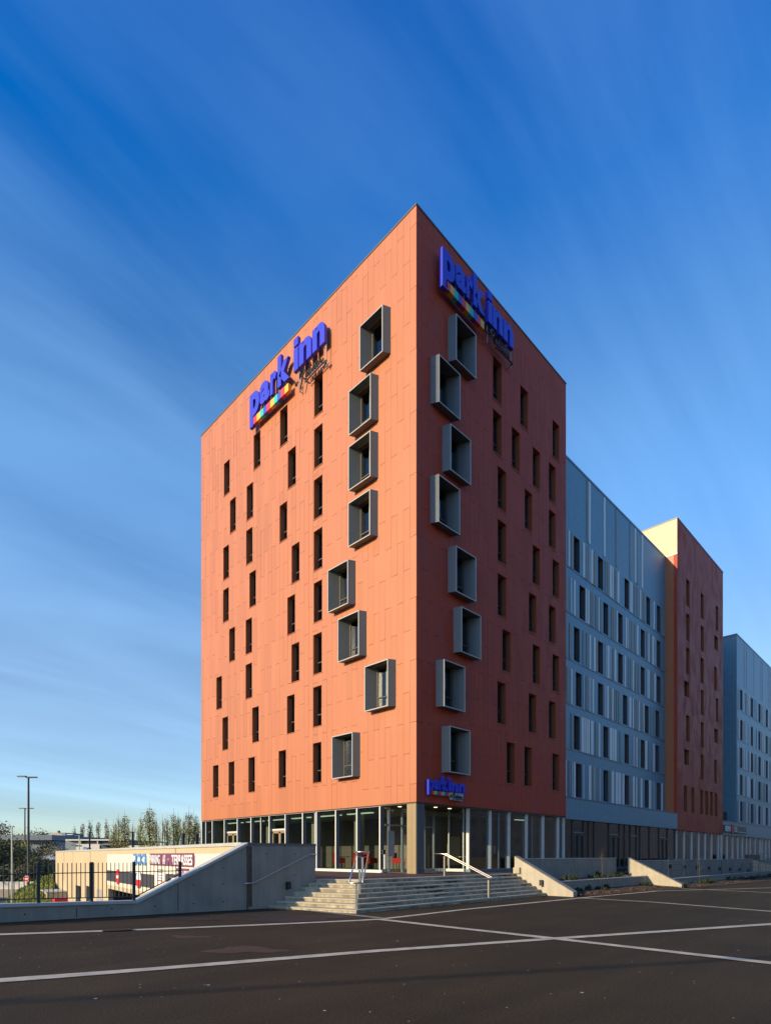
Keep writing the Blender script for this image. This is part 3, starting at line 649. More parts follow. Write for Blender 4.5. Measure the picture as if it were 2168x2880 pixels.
chair(1.0, 6.55, 1.2, 'red lounge chair inside, behind the glass next to the parapet wall'); chair(1.1, 5.0, 1.9, 'red lounge chair inside, behind the middle tall pane left of the entrance'); chair(1.5, 4.6, 1.4, 'red lounge chair farther in behind the middle tall pane'); chair(2.0, 6.3, 4., 'red lounge chair facing outward behind the pane by the parapet wall')
chair(2.0, 3.0, .4, 'red lounge chair just inside the porch glass behind the corner column')
table(1.5, 6.9, 'pale round table inside, behind the pane by the parapet wall'); table(1.7, 5.3, 'pale round table inside, behind the middle tall pane'); table(5.2, 1.3, 'pale round table inside, right of the entrance porch')
ash = thing('ashtray_stand', (.15, 2.0, T), 'slim black ashtray stand outside beside the entrance glass', 'ashtray')
MB().tube([(-.12, 2.0, T+.01), (-.12, 2.0, T+.95)], .022, 8).build('pole', 'black_plastic', ash); MB().disc((-.12, 2.0, T+.025), (0, 0, 1), .15, .02, 16).build('base', 'black_plastic', ash)
MB().box(-.19, -.05, 1.93, 2.07, T+.9, T+1.12).build('bin', 'black_plastic', ash); MB().tube([(-.18, 1.86, T+.2), (-.18, 1.86, T+.9)], .04, 10).build('tube', 'white_metal', ash)
# ------------------------------------------------------------------ hotel signs
def script_strokes():
    """'Radisson' as flowing pen strokes in a 0..1 x 0..1 box"""
    S = []
    S.append([(.03, .62), (.09, .80), (.12, .55), (.09, .25), (.05, .02)])
    S.append([(.02, .72), (.10, .95), (.19, .92), (.20, .76), (.12, .62), (.17, .45), (.25, .30)])
    def bowl(x): return [(x+.055, .58), (x+.02, .60), (x, .47), (x+.02, .37), (x+.05, .42), (x+.062, .58), (x+.06, .40), (x+.085, .37)]
    S.append(bowl(.26)); S.append([(.405, .58), (.37, .60), (.35, .47), (.37, .38), (.40, .43), (.44, .92), (.42, .42), (.45, .38)])
    S.append([(.46, .58), (.455, .40), (.48, .38)]); S.append([(.475, .72), (.482, .75)])
    for x in (.50, .575): S.append([(x, .40), (x+.045, .62), (x+.055, .48), (x+.03, .37), (x+.005, .42)])
    S.append([(.675, .60), (.65, .55), (.65, .42), (.68, .38), (.71, .48), (.69, .60), (.73, .58)])
    S.append([(.75, .60), (.745, .39), (.77, .58), (.80, .60), (.80, .42), (.84, .40), (.90, .50)])
    S.append([(.26, .12), (.45, .20), (.75, .24), (.95, .26), (1.0, .18), (.93, .12)])
    return S
def smooth(p, n=5):
    out = []
    for i in range(len(p)-1):
        a, b, c, d = p[max(i-1, 0)], p[i], p[i+1], p[min(i+2, len(p)-1)]
        for k in range(n):
            t = k/n; out.append(tuple(.5*(2*b[j]+(c[j]-a[j])*t+(2*a[j]-5*b[j]+4*c[j]-d[j])*t*t+(-a[j]+3*b[j]-3*c[j]+d[j])*t**3) for j in range(2)))
    return out+[p[-1]]
def park_sign(label, fn, us, spans, zb, zx, za, zd, sq, sqz, rad, radz, dep, th, plate=None, loc=(0, 0, 28)):
    t = thing('hotel_sign', loc, label, 'sign', None)
    for ch, (u0, u1), nm in spans:
        if ch == 'p': z0, z1 = zd, zx
        elif ch in 'k': z0, z1 = zb, za
        elif ch == 'i': z0, z1 = zb, za
        else: z0, z1 = zb, zx
        if ch == 'i':
            for q0, q1 in ((zb, zx), (zx+(za-zx)*.22, za)): mb = MB(); fbox(mb, fn, u0, u1, dep, dep+th, q0, q1); mb.build('letter', 'sign_blue', t)
            continue
        text_mb(ch, .045, fn, u0, u1, z0, z1, dep, dep+th).build('letter', 'sign_blue', t)
    n = 10
    for k in range(n):
        u0 = sq[0]+(sq[1]-sq[0])*k/n; u1 = sq[0]+(sq[1]-sq[0])*(k+1)/n
        mb = MB(); fbox(mb, fn, u0+(.004 if u1 > u0 else -.004), u1, dep, dep+th, sqz[0], sqz[1]); mb.build('colour_square', ('sq_red', 'sq_yellow', 'sq_teal', 'sq_blue')[k % 4], t)
    rw = (radz[1]-radz[0])*.045
    dd = dep+(th*.45 if not plate else -.03)
    mb = MB()
    for s_ in script_strokes():
        pts = [fn(rad[0]+(rad[1]-rad[0])*(.13+.87*a), dd, radz[0]+(radz[1]-radz[0])*b) for a, b in smooth(s_)]
        mb.tube(pts, rw, 5)
    mb.build('script_lettering', 'sign_black', t)
    by = text_mb('by', .02, fn, rad[0], rad[0]+(rad[1]-rad[0])*.10, radz[0]+(radz[1]-radz[0])*.36, radz[0]+(radz[1]-radz[0])*.66, dd-.02, dd+.03); by.build('small_lettering', 'sign_black', t)
    if plate: mb = MB(); fbox(mb, fn, plate[0], plate[1], dep, dep+.05, plate[2], plate[3]); mb.build('backing_plate', 'plate_grey', t)
    br = MB()
    sgn = 1 if us[1] > us[0] else -1
    for k in range(7):
        u = us[0]+(us[1]-us[0])*(.06+.145*k)
        for z in (zb+.2*(zx-zb), zb+.8*(zx-zb)): fbox(br, fn, u-.015, u+.015, dep+th-.03, .0, z-.015, z+.015)
    if not plate:
        for u in (rad[0]+.1*(rad[1]-rad[0]), rad[0]+.97*(rad[1]-rad[0])):
            fbox(br, fn, u-.018, u+.018, dep+th-.05, dep+th-.015, radz[0]-.02, zb+.2); fbox(br, fn, u-.018, u+.018, dep+th-.03, 0, radz[0]+.05, radz[0]+.09)
    for k in range(5):
        u = sq[0]+(sq[1]-sq[0])*(.07+.21*k); fbox(br, fn, u-.012, u+.012, dep+th*.5, dep+th*.5+.025, sqz[1]-.02, zb+.1)
    br.build('bracket', 'galv', t)
    return t
lsp = [('p', (13.37, 12.30), 0), ('a', (12.26, 11.23), 0), ('r', (11.15, 10.50), 0), ('k', (10.39, 9.24), 0), ('i', (8.82, 8.42), 0), ('n', (8.33, 7.24), 0), ('n', (7.14, 6.10), 0)]
park_sign('illuminated blue park inn letters on the sunlit orange face', FL, (13.37, 6.1), lsp, 28.76, 30.0, 30.56, 28.0, (12.94, 9.32), (28.05, 28.47), (8.80, 6.05), (27.58, 28.55), -.40, .19, loc=(0, 9.7, 28))
rsp = [('p', (1.36, 2.30), 0), ('a', (2.34, 3.16), 0), ('r', (3.22, 3.70), 0), ('k', (3.78, 4.72), 0), ('i', (5.02, 5.38), 0), ('n', (5.44, 6.36), 0), ('n', (6.44, 7.38), 0)]
park_sign('blue park inn letters high on the shaded face', FR, (1.36, 7.38), rsp, 29.12, 30.2, 30.7, 28.38, (1.62, 4.66), (28.44, 28.82), (4.9, 7.4), (28.2, 29.05), -.42, .20, loc=(4.3, 0, 28.4))
ssp = [('p', (.60, .98), 0), ('a', (1.0, 1.32), 0), ('r', (1.35, 1.58), 0), ('k', (1.60, 2.0), 0), ('i', (2.08, 2.24), 0), ('n', (2.29, 2.80), 0), ('n', (2.85, 3.38), 0)]
park_sign('small blue park inn sign just above the hotel entrance', FR, (.6, 3.38), ssp, 4.86, 5.30, 5.53, 4.60, (.82, 2.2), (4.63, 4.80), (2.2, 3.2), (4.44, 4.82), -.22, .15, (2.18, 3.2, 4.46, 4.82), loc=(2, 0, 4.6))
# ------------------------------------------------------------------ grey and red neighbours
def glazed_strip(par, fins, fm, z0, z1, y=.21, doors=()):
    for x in fins:
        mb = MB(); mb.box(x-.045, x+.045, .08 if fm == 'white_metal' else .14, .24, z0, z1); mb.build('mullion', fm, par)
    for a, b in zip(fins, fins[1:]): MB().poly([(a+.05, y, z0), (b-.05, y, z0), (b-.05, y, z1), (a+.05, y, z1)]).build('glass_pane', 'glass_street', par)
    for a, b in doors:
        mb = MB()
        for u0, u1, q0, q1 in ((a, a+.09, z0, 3.2), (b-.09, b, z0, 3.2), ((a+b)/2-.08, (a+b)/2+.08, z0, 3.2), (a+.09, b-.09, 3.1, 3.25)): mb.box(u0, u1, .13, .2, q0, q1)
        mb.build('door', 'frame_dark', par)
def plain_windows(par, fn, holes, d, clad, back='room_dark', dd=.28):
    for u0, u1, z0, z1 in holes:
        mb = MB()
        for a, b, c, e in ((u0-.015, u0+.008, z0, z1), (u1-.008, u1+.015, z0, z1)): fbox(mb, fn, a, b, d+.004, d+dd+.1, c, e)
        fbox(mb, fn, u0+.008, u1-.008, d+.004, d+dd+.1, z0-.015, z0+.008); fbox(mb, fn, u0+.008, u1-.008, d+.004, d+dd+.1, z1-.008, z1+.015)
        o = mb.build('window', clad, par)
        fr = MB()
        for a, b, c, e in ((u0, u0+.05, z0, z1), (u1-.05, u1, z0, z1), (u0+.05, u1-.05, z0, z0+.05), (u0+.05, u1-.05, z1-.05, z1), (u0+.05, u1-.05, z0+(z1-z0)*.3, z0+(z1-z0)*.3+.05)): fbox(fr, fn, a, b, d+dd-.04, d+dd+.03, c, e)
        fr.build('window_frame', 'frame_dark', o)
        MB().poly([fn(u0, d+dd, z0), fn(u1, d+dd, z0), fn(u1, d+dd, z1), fn(u0, d+dd, z1)]).build('pane', 'glass', o)
        MB().poly([fn(u0-.02, d+dd+.5, z0-.1), fn(u1+.02, d+dd+.5, z0-.1), fn(u1+.02, d+dd+.5, z1+.1), fn(u0-.02, d+dd+.5, z1+.1)]).build('blind' if random.random() < .3 else 'room', 'curtain' if random.random() < .18 else back, o)
def clad_strips(par, fn, u0, u1, zrow, h, holes, d, seed, dens=.5):
    rnd = random.Random(seed); u = u0+.3
    while u < u1-.4:
        w = rnd.choice((.18, .22, .30, .36)); 
        if all(u+w < a-.06 or u > b+.06 for a, b, c, e in holes if abs(c-zrow) < .6) and rnd.random() < dens:
            mb = ubox('cladding_strip', rnd.choice(('strip_white', 'strip_white', 'strip_pale', 'strip_olive', 'strip_olive')), par, *( (u, u+w, d-.035, d-.001) if fn is FR else (d-.035, d-.001, u, u+w)), zrow, zrow+h)
        u += w+rnd.choice((.10, .14, .22, .34))
grey = thing('grey_building', (24, 6, T), 'blue-grey clad block with pale vertical strips right beside the orange tower', 'building')
gz_r = [5.78, 9.0, 12.0, 15.02, 18.1, 21.15]; GW, GH = .83, 2.3
gx = [[17.30, 21.57, 25.33, 29.40, 32.1], [17.02, 21.57, 25.33, 28.55, 31.8], [17.30, 20.69, 25.03, 29.40, 31.8], [17.02, 20.69, 24.15, 28.55, 32.1], [17.83, 21.57, 24.15, 28.55, 32.1], [17.02, 20.69, 25.33, 29.73, 32.1]]
gh = [(x, x+GW, gz_r[i], gz_r[i]+GH) for i in range(6) for x in gx[i]]
sheet('wall', FR, 14.02, 34.08, 5.47, 28.2, gh, 1.0, 1.3, 'grey_clad', grey)
MB().box(14.02, 34.08, .97, 1.33, 28.2, 28.34).build('roof_coping', 'zinc_coping', grey)
MB().box(14.02, 34.08, 1.31, 16, 27.4, 27.6).build('roof', 'roof_grey', grey)
plain_windows(grey, FR, gh, 1.0, 'reveal_grey')
for i in range(6): clad_strips(grey, FR, 14.2, 33.9, gz_r[i]-.05, GH+.1, gh, 1.0, 40+i, .85)
for x, m in ((18.9, 'strip_olive'), (19.2, 'strip_white'), (21.6, 'strip_white'), (23.7, 'strip_olive'), (26.3, 'strip_olive'), (27.3, 'strip_white'), (27.7, 'strip_olive'), (28.7, 'strip_white')):
    ubox('cladding_strip', m, grey, x, x+.26, .965, .999, 23.75, 28.1)
for z in gz_r: MB().box(14.02, 34.08, .975, 1.0, z-.13, z-.09).build('band_joint', 'zinc_coping', grey)
MB().box(14.02, 34.09, .0, 1.02, 4.10, 5.45).build('fascia', 'grey_clad', grey)
MB().box(14.02, 34.09, -.03, 1.0, 5.45, 5.50).build('fascia_coping', 'zinc_coping', grey)
glazed_strip(grey, [14.1, 15.21, 16.78, 17.5, 18.32, 20.64, 22.45, 23.37, 24.4, 25.57, 26.28, 28.2, 30.26, 32.21, 34.0], 'frame_dark', T+.02, 4.1, doors=((15.27, 16.72), (20.7, 22.4), (30.3, 32.15)))
for x in (15.21, 20.64, 24.4, 30.26): MB().box(x+.06, x+1.5, .15, .2, 3.28, 3.34).build('transom', 'steel_blue', grey)
MB().box(14.02, 34.09, 5.0, 5.2, T, 4.1).build('inner_wall', 'int_wall', grey); MB().box(14.02, 34.09, .3, 5.1, 4.0, 4.1).build('ceiling', 'int_wall', grey)
red = thing('red_building', (41, 6, T), 'second orange-red clad tower farther along the street', 'building')
rx0, rx1 = 34.1, 47.8
rz = [5.75, 9.05, 12.12, 15.3, 18.3, 21.33, 24.5]
rh = [(x, x+.9, 5.75, 8.1) for x in (35.81, 37.82, 40.37, 41.95, 43.47, 45.01)]
rh += [(36.4, 37.35, z, z+2.42) for z in (12.12, 18.25, 21.33, 24.42)] + [(35.9, 37.25, z, z+1.4) for z in (9.99, 16.16)]
rh += [(40.5, 41.45, z, z+2.42) for z in (9.08, 12.15, 15.26, 18.32, 21.4, 24.5)]
rh += [(44.8, 45.7, 9.08, 11.5), (44.8, 46.1, 13.21, 14.65), (45.32, 46.2, 15.4, 17.8), (44.8, 45.67, 18.5, 20.9), (44.8, 46.1, 22.65, 24.05), (45.32, 46.2, 24.7, 27.2)]
sheet('wall', FR, rx0, rx1, 4.03, 31.3, rh, .0, .3, 'cladding_shade_bloom', red)
MB().box(rx0, rx0+.3, .3, 16, 5.47, 28.2).build('wall', 'cladding', red)
MB().box(rx0, rx0+.3, .3, 16, 28.2, 31.3).build('upper_wall', 'cream_clad', red); MB().box(rx0-.03, rx0-.001, .0, 1.4, 28.2, 28.33).build('flashing', 'zinc_coping', red)
for k in range(8): MB().box(rx0-.012, rx0-.001, .02+k*.6, .61+k*.6, 28.34, 31.29).build('cladding_panel', 'cream_clad', red); MB().box(rx1-.3, rx1, .3, 16, 4.03, 31.3).build('wall', 'cladding', red)
MB().box(rx0-.03, rx1+.02, -.03, 16, 31.3, 31.42).build('roof_coping', 'box_metal', red)
plain_windows(red, FR, rh, .0, 'reveal')
glazed_strip(red, [34.3, 36.30, 38.37, 40.44, 42.38, 44.43, 46.72, 47.75], 'white_metal', T+.02, 4.0)
MB().box(rx0, rx1, 5.0, 5.2, T, 4.1).build('inner_wall', 'int_wall', red); MB().box(rx0, rx1, .3, 5.1, 3.95, 4.02).build('ceiling', 'int_wall', red)
g2 = thing('grey_building', (70, 6, T), 'farthest blue-grey clad block at the right edge with a bar sign', 'building')
hz = [5.87, 9.04, 12.28, 15.6, 19.2]; hx = [58.68, 63.7, 67.5, 71.6, 76, 80, 84, 88]
hh = [(x, x+1., z, z+2.4) for z in hz for x in hx]
sheet('wall', FR, 57.2, 100, 5.4, 27.7, hh, 1.0, 1.3, 'grey_clad', g2)
sheet('wall', FL, 1.3, 14, 5.4, 27.7, [(y, y+.9, z, z+2.4) for z in hz for y in (3.2, 5.6)], 57.2, 57.5, 'grey_clad', g2)
plain_windows(g2, FL, [(y, y+.9, z, z+2.4) for z in hz for y in (3.2, 5.6)], 57.2, 'strip_olive', 'curtain')
MB().box(57.15, 100, .97, 14, 27.7, 27.85).build('roof_coping', 'zinc_coping', g2)
plain_windows(g2, FR, hh, 1.0, 'reveal_grey')
for i, z in enumerate(hz): clad_strips(g2, FR, 57.4, 84, z-.05, 2.5, hh, 1.0, 70+i, .8); MB().box(57.2, 100, .975, 1.0, z-.17, z-.12).build('band_joint', 'zinc_coping', g2)
for x in (60.5, 61.6, 65.2, 68.8, 69.6, 73, 74): ubox('cladding_strip', 'strip_pale', g2, x, x+.25, .965, .999, 22.2, 27.5)
MB().box(47.82, 100, .0, 1.02, 3.95, 5.40).build('fascia', 'grey_clad', g2); MB().box(47.82, 100, -.03, 14, 5.40, 5.46).build('fascia_coping', 'zinc_coping', g2)
MB().box(47.9, 57.1, 2.0, 2.3, 5.46, 6.9).build('balustrade', 'frame_dark', g2)
glazed_strip(g2, [47.9, 49.86, 52.01, 54.1, 56.01, 57.84, 59.49, 61.83, 64.22, 65.36, 67.29, 69.22, 71.3, 73.4, 75.6, 78, 81, 84, 88], 'white_metal', T+.02, 3.92)
MB().box(47.82, 100, 5.0, 5.2, T, 3.95).build('inner_wall', 'int_wall', g2); MB().box(47.82, 100, .3, 5.1, 3.9, 3.95).build('ceiling', 'int_wall', g2)
bs = thing('bar_sign', (52, 0, 4.2), 'dark bar sign lettered BEERS CO with a red emblem', 'sign')
MB().box(48.0, 56.6, -.10, .0, 4.22, 5.02).build('board', 'sign_dark', bs)
text_mb('BEERS', .0, FR, 48.3, 50.2, 4.36, 4.92, -.13, -.101).build('lettering', 'sign_white', bs); text_mb('CO', .0, FR, 51.7, 52.7, 4.36, 4.92, -.13, -.101).build('lettering', 'sign_white', bs)
MB().prism([(50.5, 4.6), (50.75, 4.15), (51.2, 4.15), (51.45, 4.6), (51.4, 5.15), (51.1, 4.95), (50.98, 5.3), (50.85, 4.95), (50.55, 5.15)], -.14, -.101, lambda a, b, c: (a, c, b)).build('emblem', 'sign_red', bs)
MB().box(52.95, 56.3, -.125, -.101, 4.34, 4.44).build('tagline', 'plate_grey', bs)
b2 = thing('bar_sign', (48.4, 2, 5.6), 'small dark upper sign with white letters next to the red tower', 'sign')
MB().box(47.95, 50.6, 1.9, 1.99, 5.55, 6.6).build('board', 'sign_dark', b2); text_mb('BEER', .0, FR, 48.1, 49.6, 5.75, 6.2, 1.87, 1.899).build('lettering', 'sign_white', b2)
def lamp_box(x, y, z, nx, ny, label):
    t = thing('wall_light', (x, y, z), label, 'wall light', 'small dark wall lights on the concrete walls')
    MB().box(x-.07, x+.07, y-.07, y+.07, z-.13, z+.13).build('housing', 'black_plastic', t); MB().box(x-.055+nx*.04, x+.055+nx*.04, y-.055+ny*.04, y+.055+ny*.04, z-.15, z-.131).build('lens', 'plate_grey', t)
lamp_box(ony(811, 2492, -.87)[0], -.87, ony(811, 2492, -.87)[1], 0, -1, 'small black wall light on the shaded parapet beside the left steps')
q = onx(1522, 2484, 4.23); lamp_box(4.23, q[0], q[1], -1, 0, 'small dark wall light on the sunlit wing wall')
for k, px in enumerate((1885, 1925, 1961, 1995, 2024, 2053, 2080, 2104)):
    q = ony(px, 2438+k*1.6, -3.57); lamp_box(q[0], -3.57, q[1], 0, -1, 'first second third fourth fifth sixth seventh eighth'.split()[k]+' small wall light from the left on the ramp wall')
# ------------------------------------------------------------------ handrails
hr = thing('handrail', (-6.4, -3.2, .1), 'steel double handrail frame standing on the corner of the stairs', 'handrail')
def WZ(lat, dep, z): return W(lat, dep)+(z,)
lo, hi = (18.05, .93), (20.35, 1.93)
for s_ in (-.21, .21): MB().tube([WZ(-.93+s_, lo[0], lo[1]), WZ(-.80+s_, hi[0], hi[1])], .026, 10).build('rail', 'stainless', hr, True)
for l_, (d_, z_) in ((-.93, lo), (-.80, hi)): MB().tube([WZ(l_-.24, d_, z_), WZ(l_+.24, d_, z_)], .026, 10).build('cross_bar', 'stainless', hr, True)
for f_ in (.08, .5, .92):
    d_ = lo[0]+(hi[0]-lo[0])*f_; z_ = lo[1]+(hi[1]-lo[1])*f_; l_ = -.93+.13*f_; zb_ = z_-1.02
    MB().hexa([WZ(l_+a, d_+b, z) for z in (zb_, z_-.12) for a, b in ((-.035, -.03), (.035, -.03), (.035, .03), (-.035, .03))]).build('post', 'stainless', hr)
    MB().tube([WZ(l_+.21*math.sin(a), d_, z_-.12*math.cos(a)) for a in [(-1.5+k*.5) for k in range(7)]], .009, 6).build('cradle', 'stainless', hr, True)
h2 = thing('handrail', (-.3, -3.2, .1), 'sunlit steel double handrail running down the right flight', 'handrail')
A, Bq = Vector((-.80, -2.30, T+.92)), Vector((.02, -4.02, .90))
for s_ in (-.11, .11):
    off = Vector((s_, 0, 0)); MB().tube([A+off+Vector((-.05, .45, .0)), A+off, Bq+off, Bq+off+Vector((.03, -.2, 0))], .024, 10).build('rail', 'stainless', h2, True)
for p, zb_ in ((A, T-.0), (Bq+Vector((-.05, .06, 0)), -.04)):
    MB().box(p.x-.04, p.x+.04, p.y-.03, p.y+.03, zb_, p.z-.1).build('post', 'stainless', h2); MB().tube([(p.x+.11*math.sin(a), p.y, p.z-.10*math.cos(a)) for a in [(-1.5+k*.5) for k in range(7)]], .01, 6).build('cradle', 'stainless', h2, True)
h3 = thing('handrail', (-8, -.9, 1.2), 'single steel handrail fixed along the shaded parapet wall', 'handrail')
pp = [(lambda q: (q[0], -.90, q[1]))(ony(px, py, -.90)) for px, py in ((688, 2486), (712, 2485), (871, 2404), (889, 2404))]
MB().tube(pp, .024, 10).build('rail', 'stainless', h3, True)
for f_ in (.05, .33, .65, .95):
    p = Vector(pp[1]).lerp(Vector(pp[2]), f_); MB().tube([p, p+Vector((0, .03, -.07)), p+Vector((0, .11, -.07))], .009, 6).build('bracket', 'stainless', h3)
h4 = thing('ramp_railing', (30, -5.2, .5), 'thin steel railing along the ramp beyond the second wing wall', 'railing')
def rz_(x): return 1.62-(x-16.5)*.022
for k in range(11):
    x = 16.6+k*2.7; MB().tube([(x, -5.2, .42), (x, -5.2, rz_(x))], .018, 6).build('post', 'dark_steel', h4)
for dz in (0, -.35, -.7): MB().tube([(16.6, -5.2, rz_(16.6)+dz), (43.6, -5.2, rz_(43.6)+dz)], .014, 6).build('rail', 'dark_steel', h4)
MB().tube([(17.3, -3.4, 1.5), (17.3, -3.4, 2.0)], .014, 6).build('post', 'dark_steel', h4)
h5 = thing('terrace_guardrail', (60, -3.4, 1.35), 'dark low terrace guardrail near the far bar', 'railing')
for k in range(16): MB().tube([(46+k*2.5, -3.4, 1.35), (46+k*2.5, -3.4, 2.0)], .02, 6).build('post', 'dark_steel', h5)
MB().tube([(46, -3.4, 2.0), (83.5, -3.4, 2.0)], .02, 6).build('rail', 'dark_steel', h5)
MB().box(50.5, 56, -1.6, -1.4, T+.02, T+.95).build('terrace_screen', 'frame_dark')
tag(bpy.data.objects['terrace_screen'], 'low black wind screen on the terrace before the far bar', 'screen')
# ------------------------------------------------------------------ fence on the low wall
fe = thing('bar_fence', (-15, -.62, .6), 'dark steel bar fence standing on the low concrete wall', 'fence')
def wtop(x): return .51+(x+12.82)*(1.715/3.6) if x > -12.82 else .51+(-12.82-x)*.03 if x > -16.2 else .62
FT = 1.60
barme = MB().tube([(0, 0, 0), (0, 0, 1)], .011, 6).mesh('bar', 'dark_steel')
x = -20.
while x < -11.45:
    zb_ = wtop(x)+.10; o = link('bar', barme, fe, (x, -.66, zb_), (1, 1, FT-zb_)); x += .1105
for px in (108, 257.6, 376.6, 506):
    x = ony(px, 2480, -.66)[0]; MB().box(x-.035, x+.035, -.695, -.625, wtop(x)-.02, FT+.02).build('post', 'dark_steel', fe)
for x in (-17.7, -19.4): MB().box(x-.035, x+.035, -.695, -.625, wtop(x)-.02, FT+.02).build('post', 'dark_steel', fe)
MB().box(-20, -11.4, -.675, -.645, FT-.28, FT-.255).build('rail', 'dark_steel', fe)
MB().prism([(-20, .70), (-16.2, .70), (-12.8, .60), (-11.4, 1.26), (-11.4, 1.285), (-12.82, .625), (-16.2, .725), (-20, .725)], -.675, -.645, lambda a, b, c: (a, c, b)).build('rail', 'dark_steel', fe)
# ------------------------------------------------------------------ parking building
S0 = Vector((-9.2, -.5)); DV = Vector((.148, .989)); NV = Vector((-.989, .148))
latS, depS = CL+rt*(S0.x-S0.y), CD+rt*(S0.x+S0.y)
dl_, dd_ = rt*(DV.x-DV.y), rt*(DV.x+DV.y)
def onp(px, py):
    a, b = (px-CX)/F, (HY-py)/F
    t = (latS-a*depS)/(a*dd_-dl_); return t, H+b*(depS+dd_*t)
def pw(t, d, z): p = S0+DV*t-NV*d; return (p.x, p.y, z)      # d>0 inward
Q = lambda x, y: onp(x/2.775, 2100+y/2.775)
park = thing('parking_building', pw(20, 0, -2.7), 'low cream parking garage wall lit by the sun behind the fence', 'building')
tE = Q(437, 900)[0]
def prect(x0, x1, y0, y1):
    a, b = Q(x0, y0), Q(x1, y1); return (b[0], a[0], b[1], a[1])      # t0,t1,z0,z1
holes = []
t1, t0 = Q(590, 1090)[0], Q(630, 1090)[0]; holes.append((t0, t1, -2.7, Q(610, 1088)[1]))
t1, t0 = Q(672, 1090)[0], Q(708, 1090)[0]; holes.append((t0, t1, -2.7, Q(690, 1092)[1]))
tg1, tg0 = Q(845, 1090)[0], Q(1230, 1090)[0]; zg = Q(900, 1122)[1]; holes.append((tg0, tg1, -2.7, zg))
sheet('wall', pw, .1, tE, -2.75, 2.12, holes, 0, .3, 'parking_cream', park)
mb = MB(); fbox(mb, pw, .08, tE+.03, -.05, .36, 2.12, 2.24); mb.build('coping', 'coping', park)
for h in holes:
    mb = MB(); e = 3. if h[1]-h[0] < 4 else 14
    a, b, z0, z1 = h
    for q in ([(a, e, z0), (b, e, z0), (b, e, z1), (a, e, z1)], [(a-.01, .3, z0), (a-.01, e, z0), (a-.01, e, z1), (a-.01, .3, z1)], [(b+.01, .3, z0), (b+.01, e, z0), (b+.01, e, z1), (b+.01, .3, z1)], [(a, .3, z1), (b, .3, z1), (b, e, z1), (a, e, z1)]): mb.poly([pw(*v) for v in q])
    mb.build('recess', 'garage_dark', park)
a = Q(838, 832); mb = MB(); fbox(mb, pw, .3, a[0], -.012, -.002, zg+.25, 1.86); mb.build('painted_panel', 'parking_white', park)
d = prect(757, 803, 1110, 1205); mb = MB(); fbox(mb, pw, d[0], d[1], -.03, -.002, -2.7, d[3]); mb.build('door', 'door_grey', park)
mb = MB(); fbox(mb, pw, .4, tE-.1, .305, .34, T, 2.1); mb.build('parapet_dark_sheet', 'garage_dark', park)  # dark sheet added so the glass mirrors a darker parapet
mb = MB(); fbox(mb, pw, tE, tE+.3, 0, 9, -2.75, 2.12); mb.build('end_wall', 'parking_cream', park)
for px in (500, 705, 1370): 
    t_ = Q(px, 900)[0]; mb = MB(); fbox(mb, pw, t_-.015, t_+.015, -.016, -.002, 1.86 if px > 840 else -.5, 2.11); mb.build('joint', 'rust_stain', park)
def pboard(name, label, cat, r, m, parts=()):
    t = thing(name, pw((r[0]+r[1])/2, -.03, r[2]), label, cat); mb = MB()
    c = min(.12, (r[3]-r[2])*.2)
    p = [(r[0]+c, r[2]), (r[1]-c, r[2]), (r[1], r[2]+c), (r[1], r[3]-c), (r[1]-c, r[3]), (r[0]+c, r[3]), (r[0], r[3]-c), (r[0], r[2]+c)]
    mb.prism(p, -.06, -.02, lambda u, z, d: pw(u, d, z)).build('board', m, t); return t
def ptext(s, t, r, pad=.12, m='sign_white', off=.015, x0=0., x1=1.):
    w, h = r[1]-r[0], r[3]-r[2]
    text_mb(s, off, pw, r[1]-w*x0-w*.02, r[0]+w*(1-x1)+w*.02, r[2]+h*pad, r[3]-h*pad, -.075, -.061).build('lettering', m, t)
def slim(r, z0, z1): return (r[0], r[1], z0, z1)
r = prect(1175, 1523, 838, 932); zm = Q(1349, 835)[1], Q(1349, 935)[1]; r = (r[0], r[1], zm[1], zm[0])
t = pboard('parking_sign', 'purple sign lettered PARKING A3 TERRASSES in white', 'sign', r, 'sign_purple'); 
ptext('PARKING', t, r, x0=.0, x1=.30); ptext('A3', t, r, x0=.335, x1=.435); ptext('TERRASSES', t, r, x0=.54, x1=1.); ptext('-', t, (r[0], r[1], (r[2]*.55+r[3]*.45), (r[2]*.4+r[3]*.6)), x0=.46, x1=.51)
r = prect(1385, 1482, 950, 1012); r = (r[0], r[1], r[2]+.0, r[3])
t = pboard('entry_sign', 'small purple sign lettered ENTREE LIBRE at the sloping coping', 'sign', r, 'sign_purple'); ptext('ENTRÉE LIBRE', t, r, .25)
def man(r, kind):
    w, h = r[1]-r[0], r[3]-r[2]; c = (r[0]+r[1])/2; m = MB(); L_ = lambda u, z, d: pw(u, d, z)
    if kind == 0: return
    E_ = lambda cu, cz, a, b: m.prism([(cu+a*math.cos(k*.524), cz+b*math.sin(k*.524)) for k in range(12)], -.075, -.061, L_)
    if kind == 1: E_(c, r[2]+h*.50, w*.33, h*.13); E_(c, r[2]+h*.63, w*.22, h*.10); E_(c-w*.2, r[2]+h*.36, w*.08, h*.06); E_(c+w*.2, r[2]+h*.36, w*.08, h*.06)
    else: E_(c-w*.1, r[2]+h*.58, w*.2, h*.14); E_(c+w*.15, r[2]+h*.44, w*.28, h*.09); E_(c-w*.1, r[2]+h*.34, w*.16, h*.07); E_(c+w*.25, r[2]+h*.55, w*.1, h*.06)
    return m
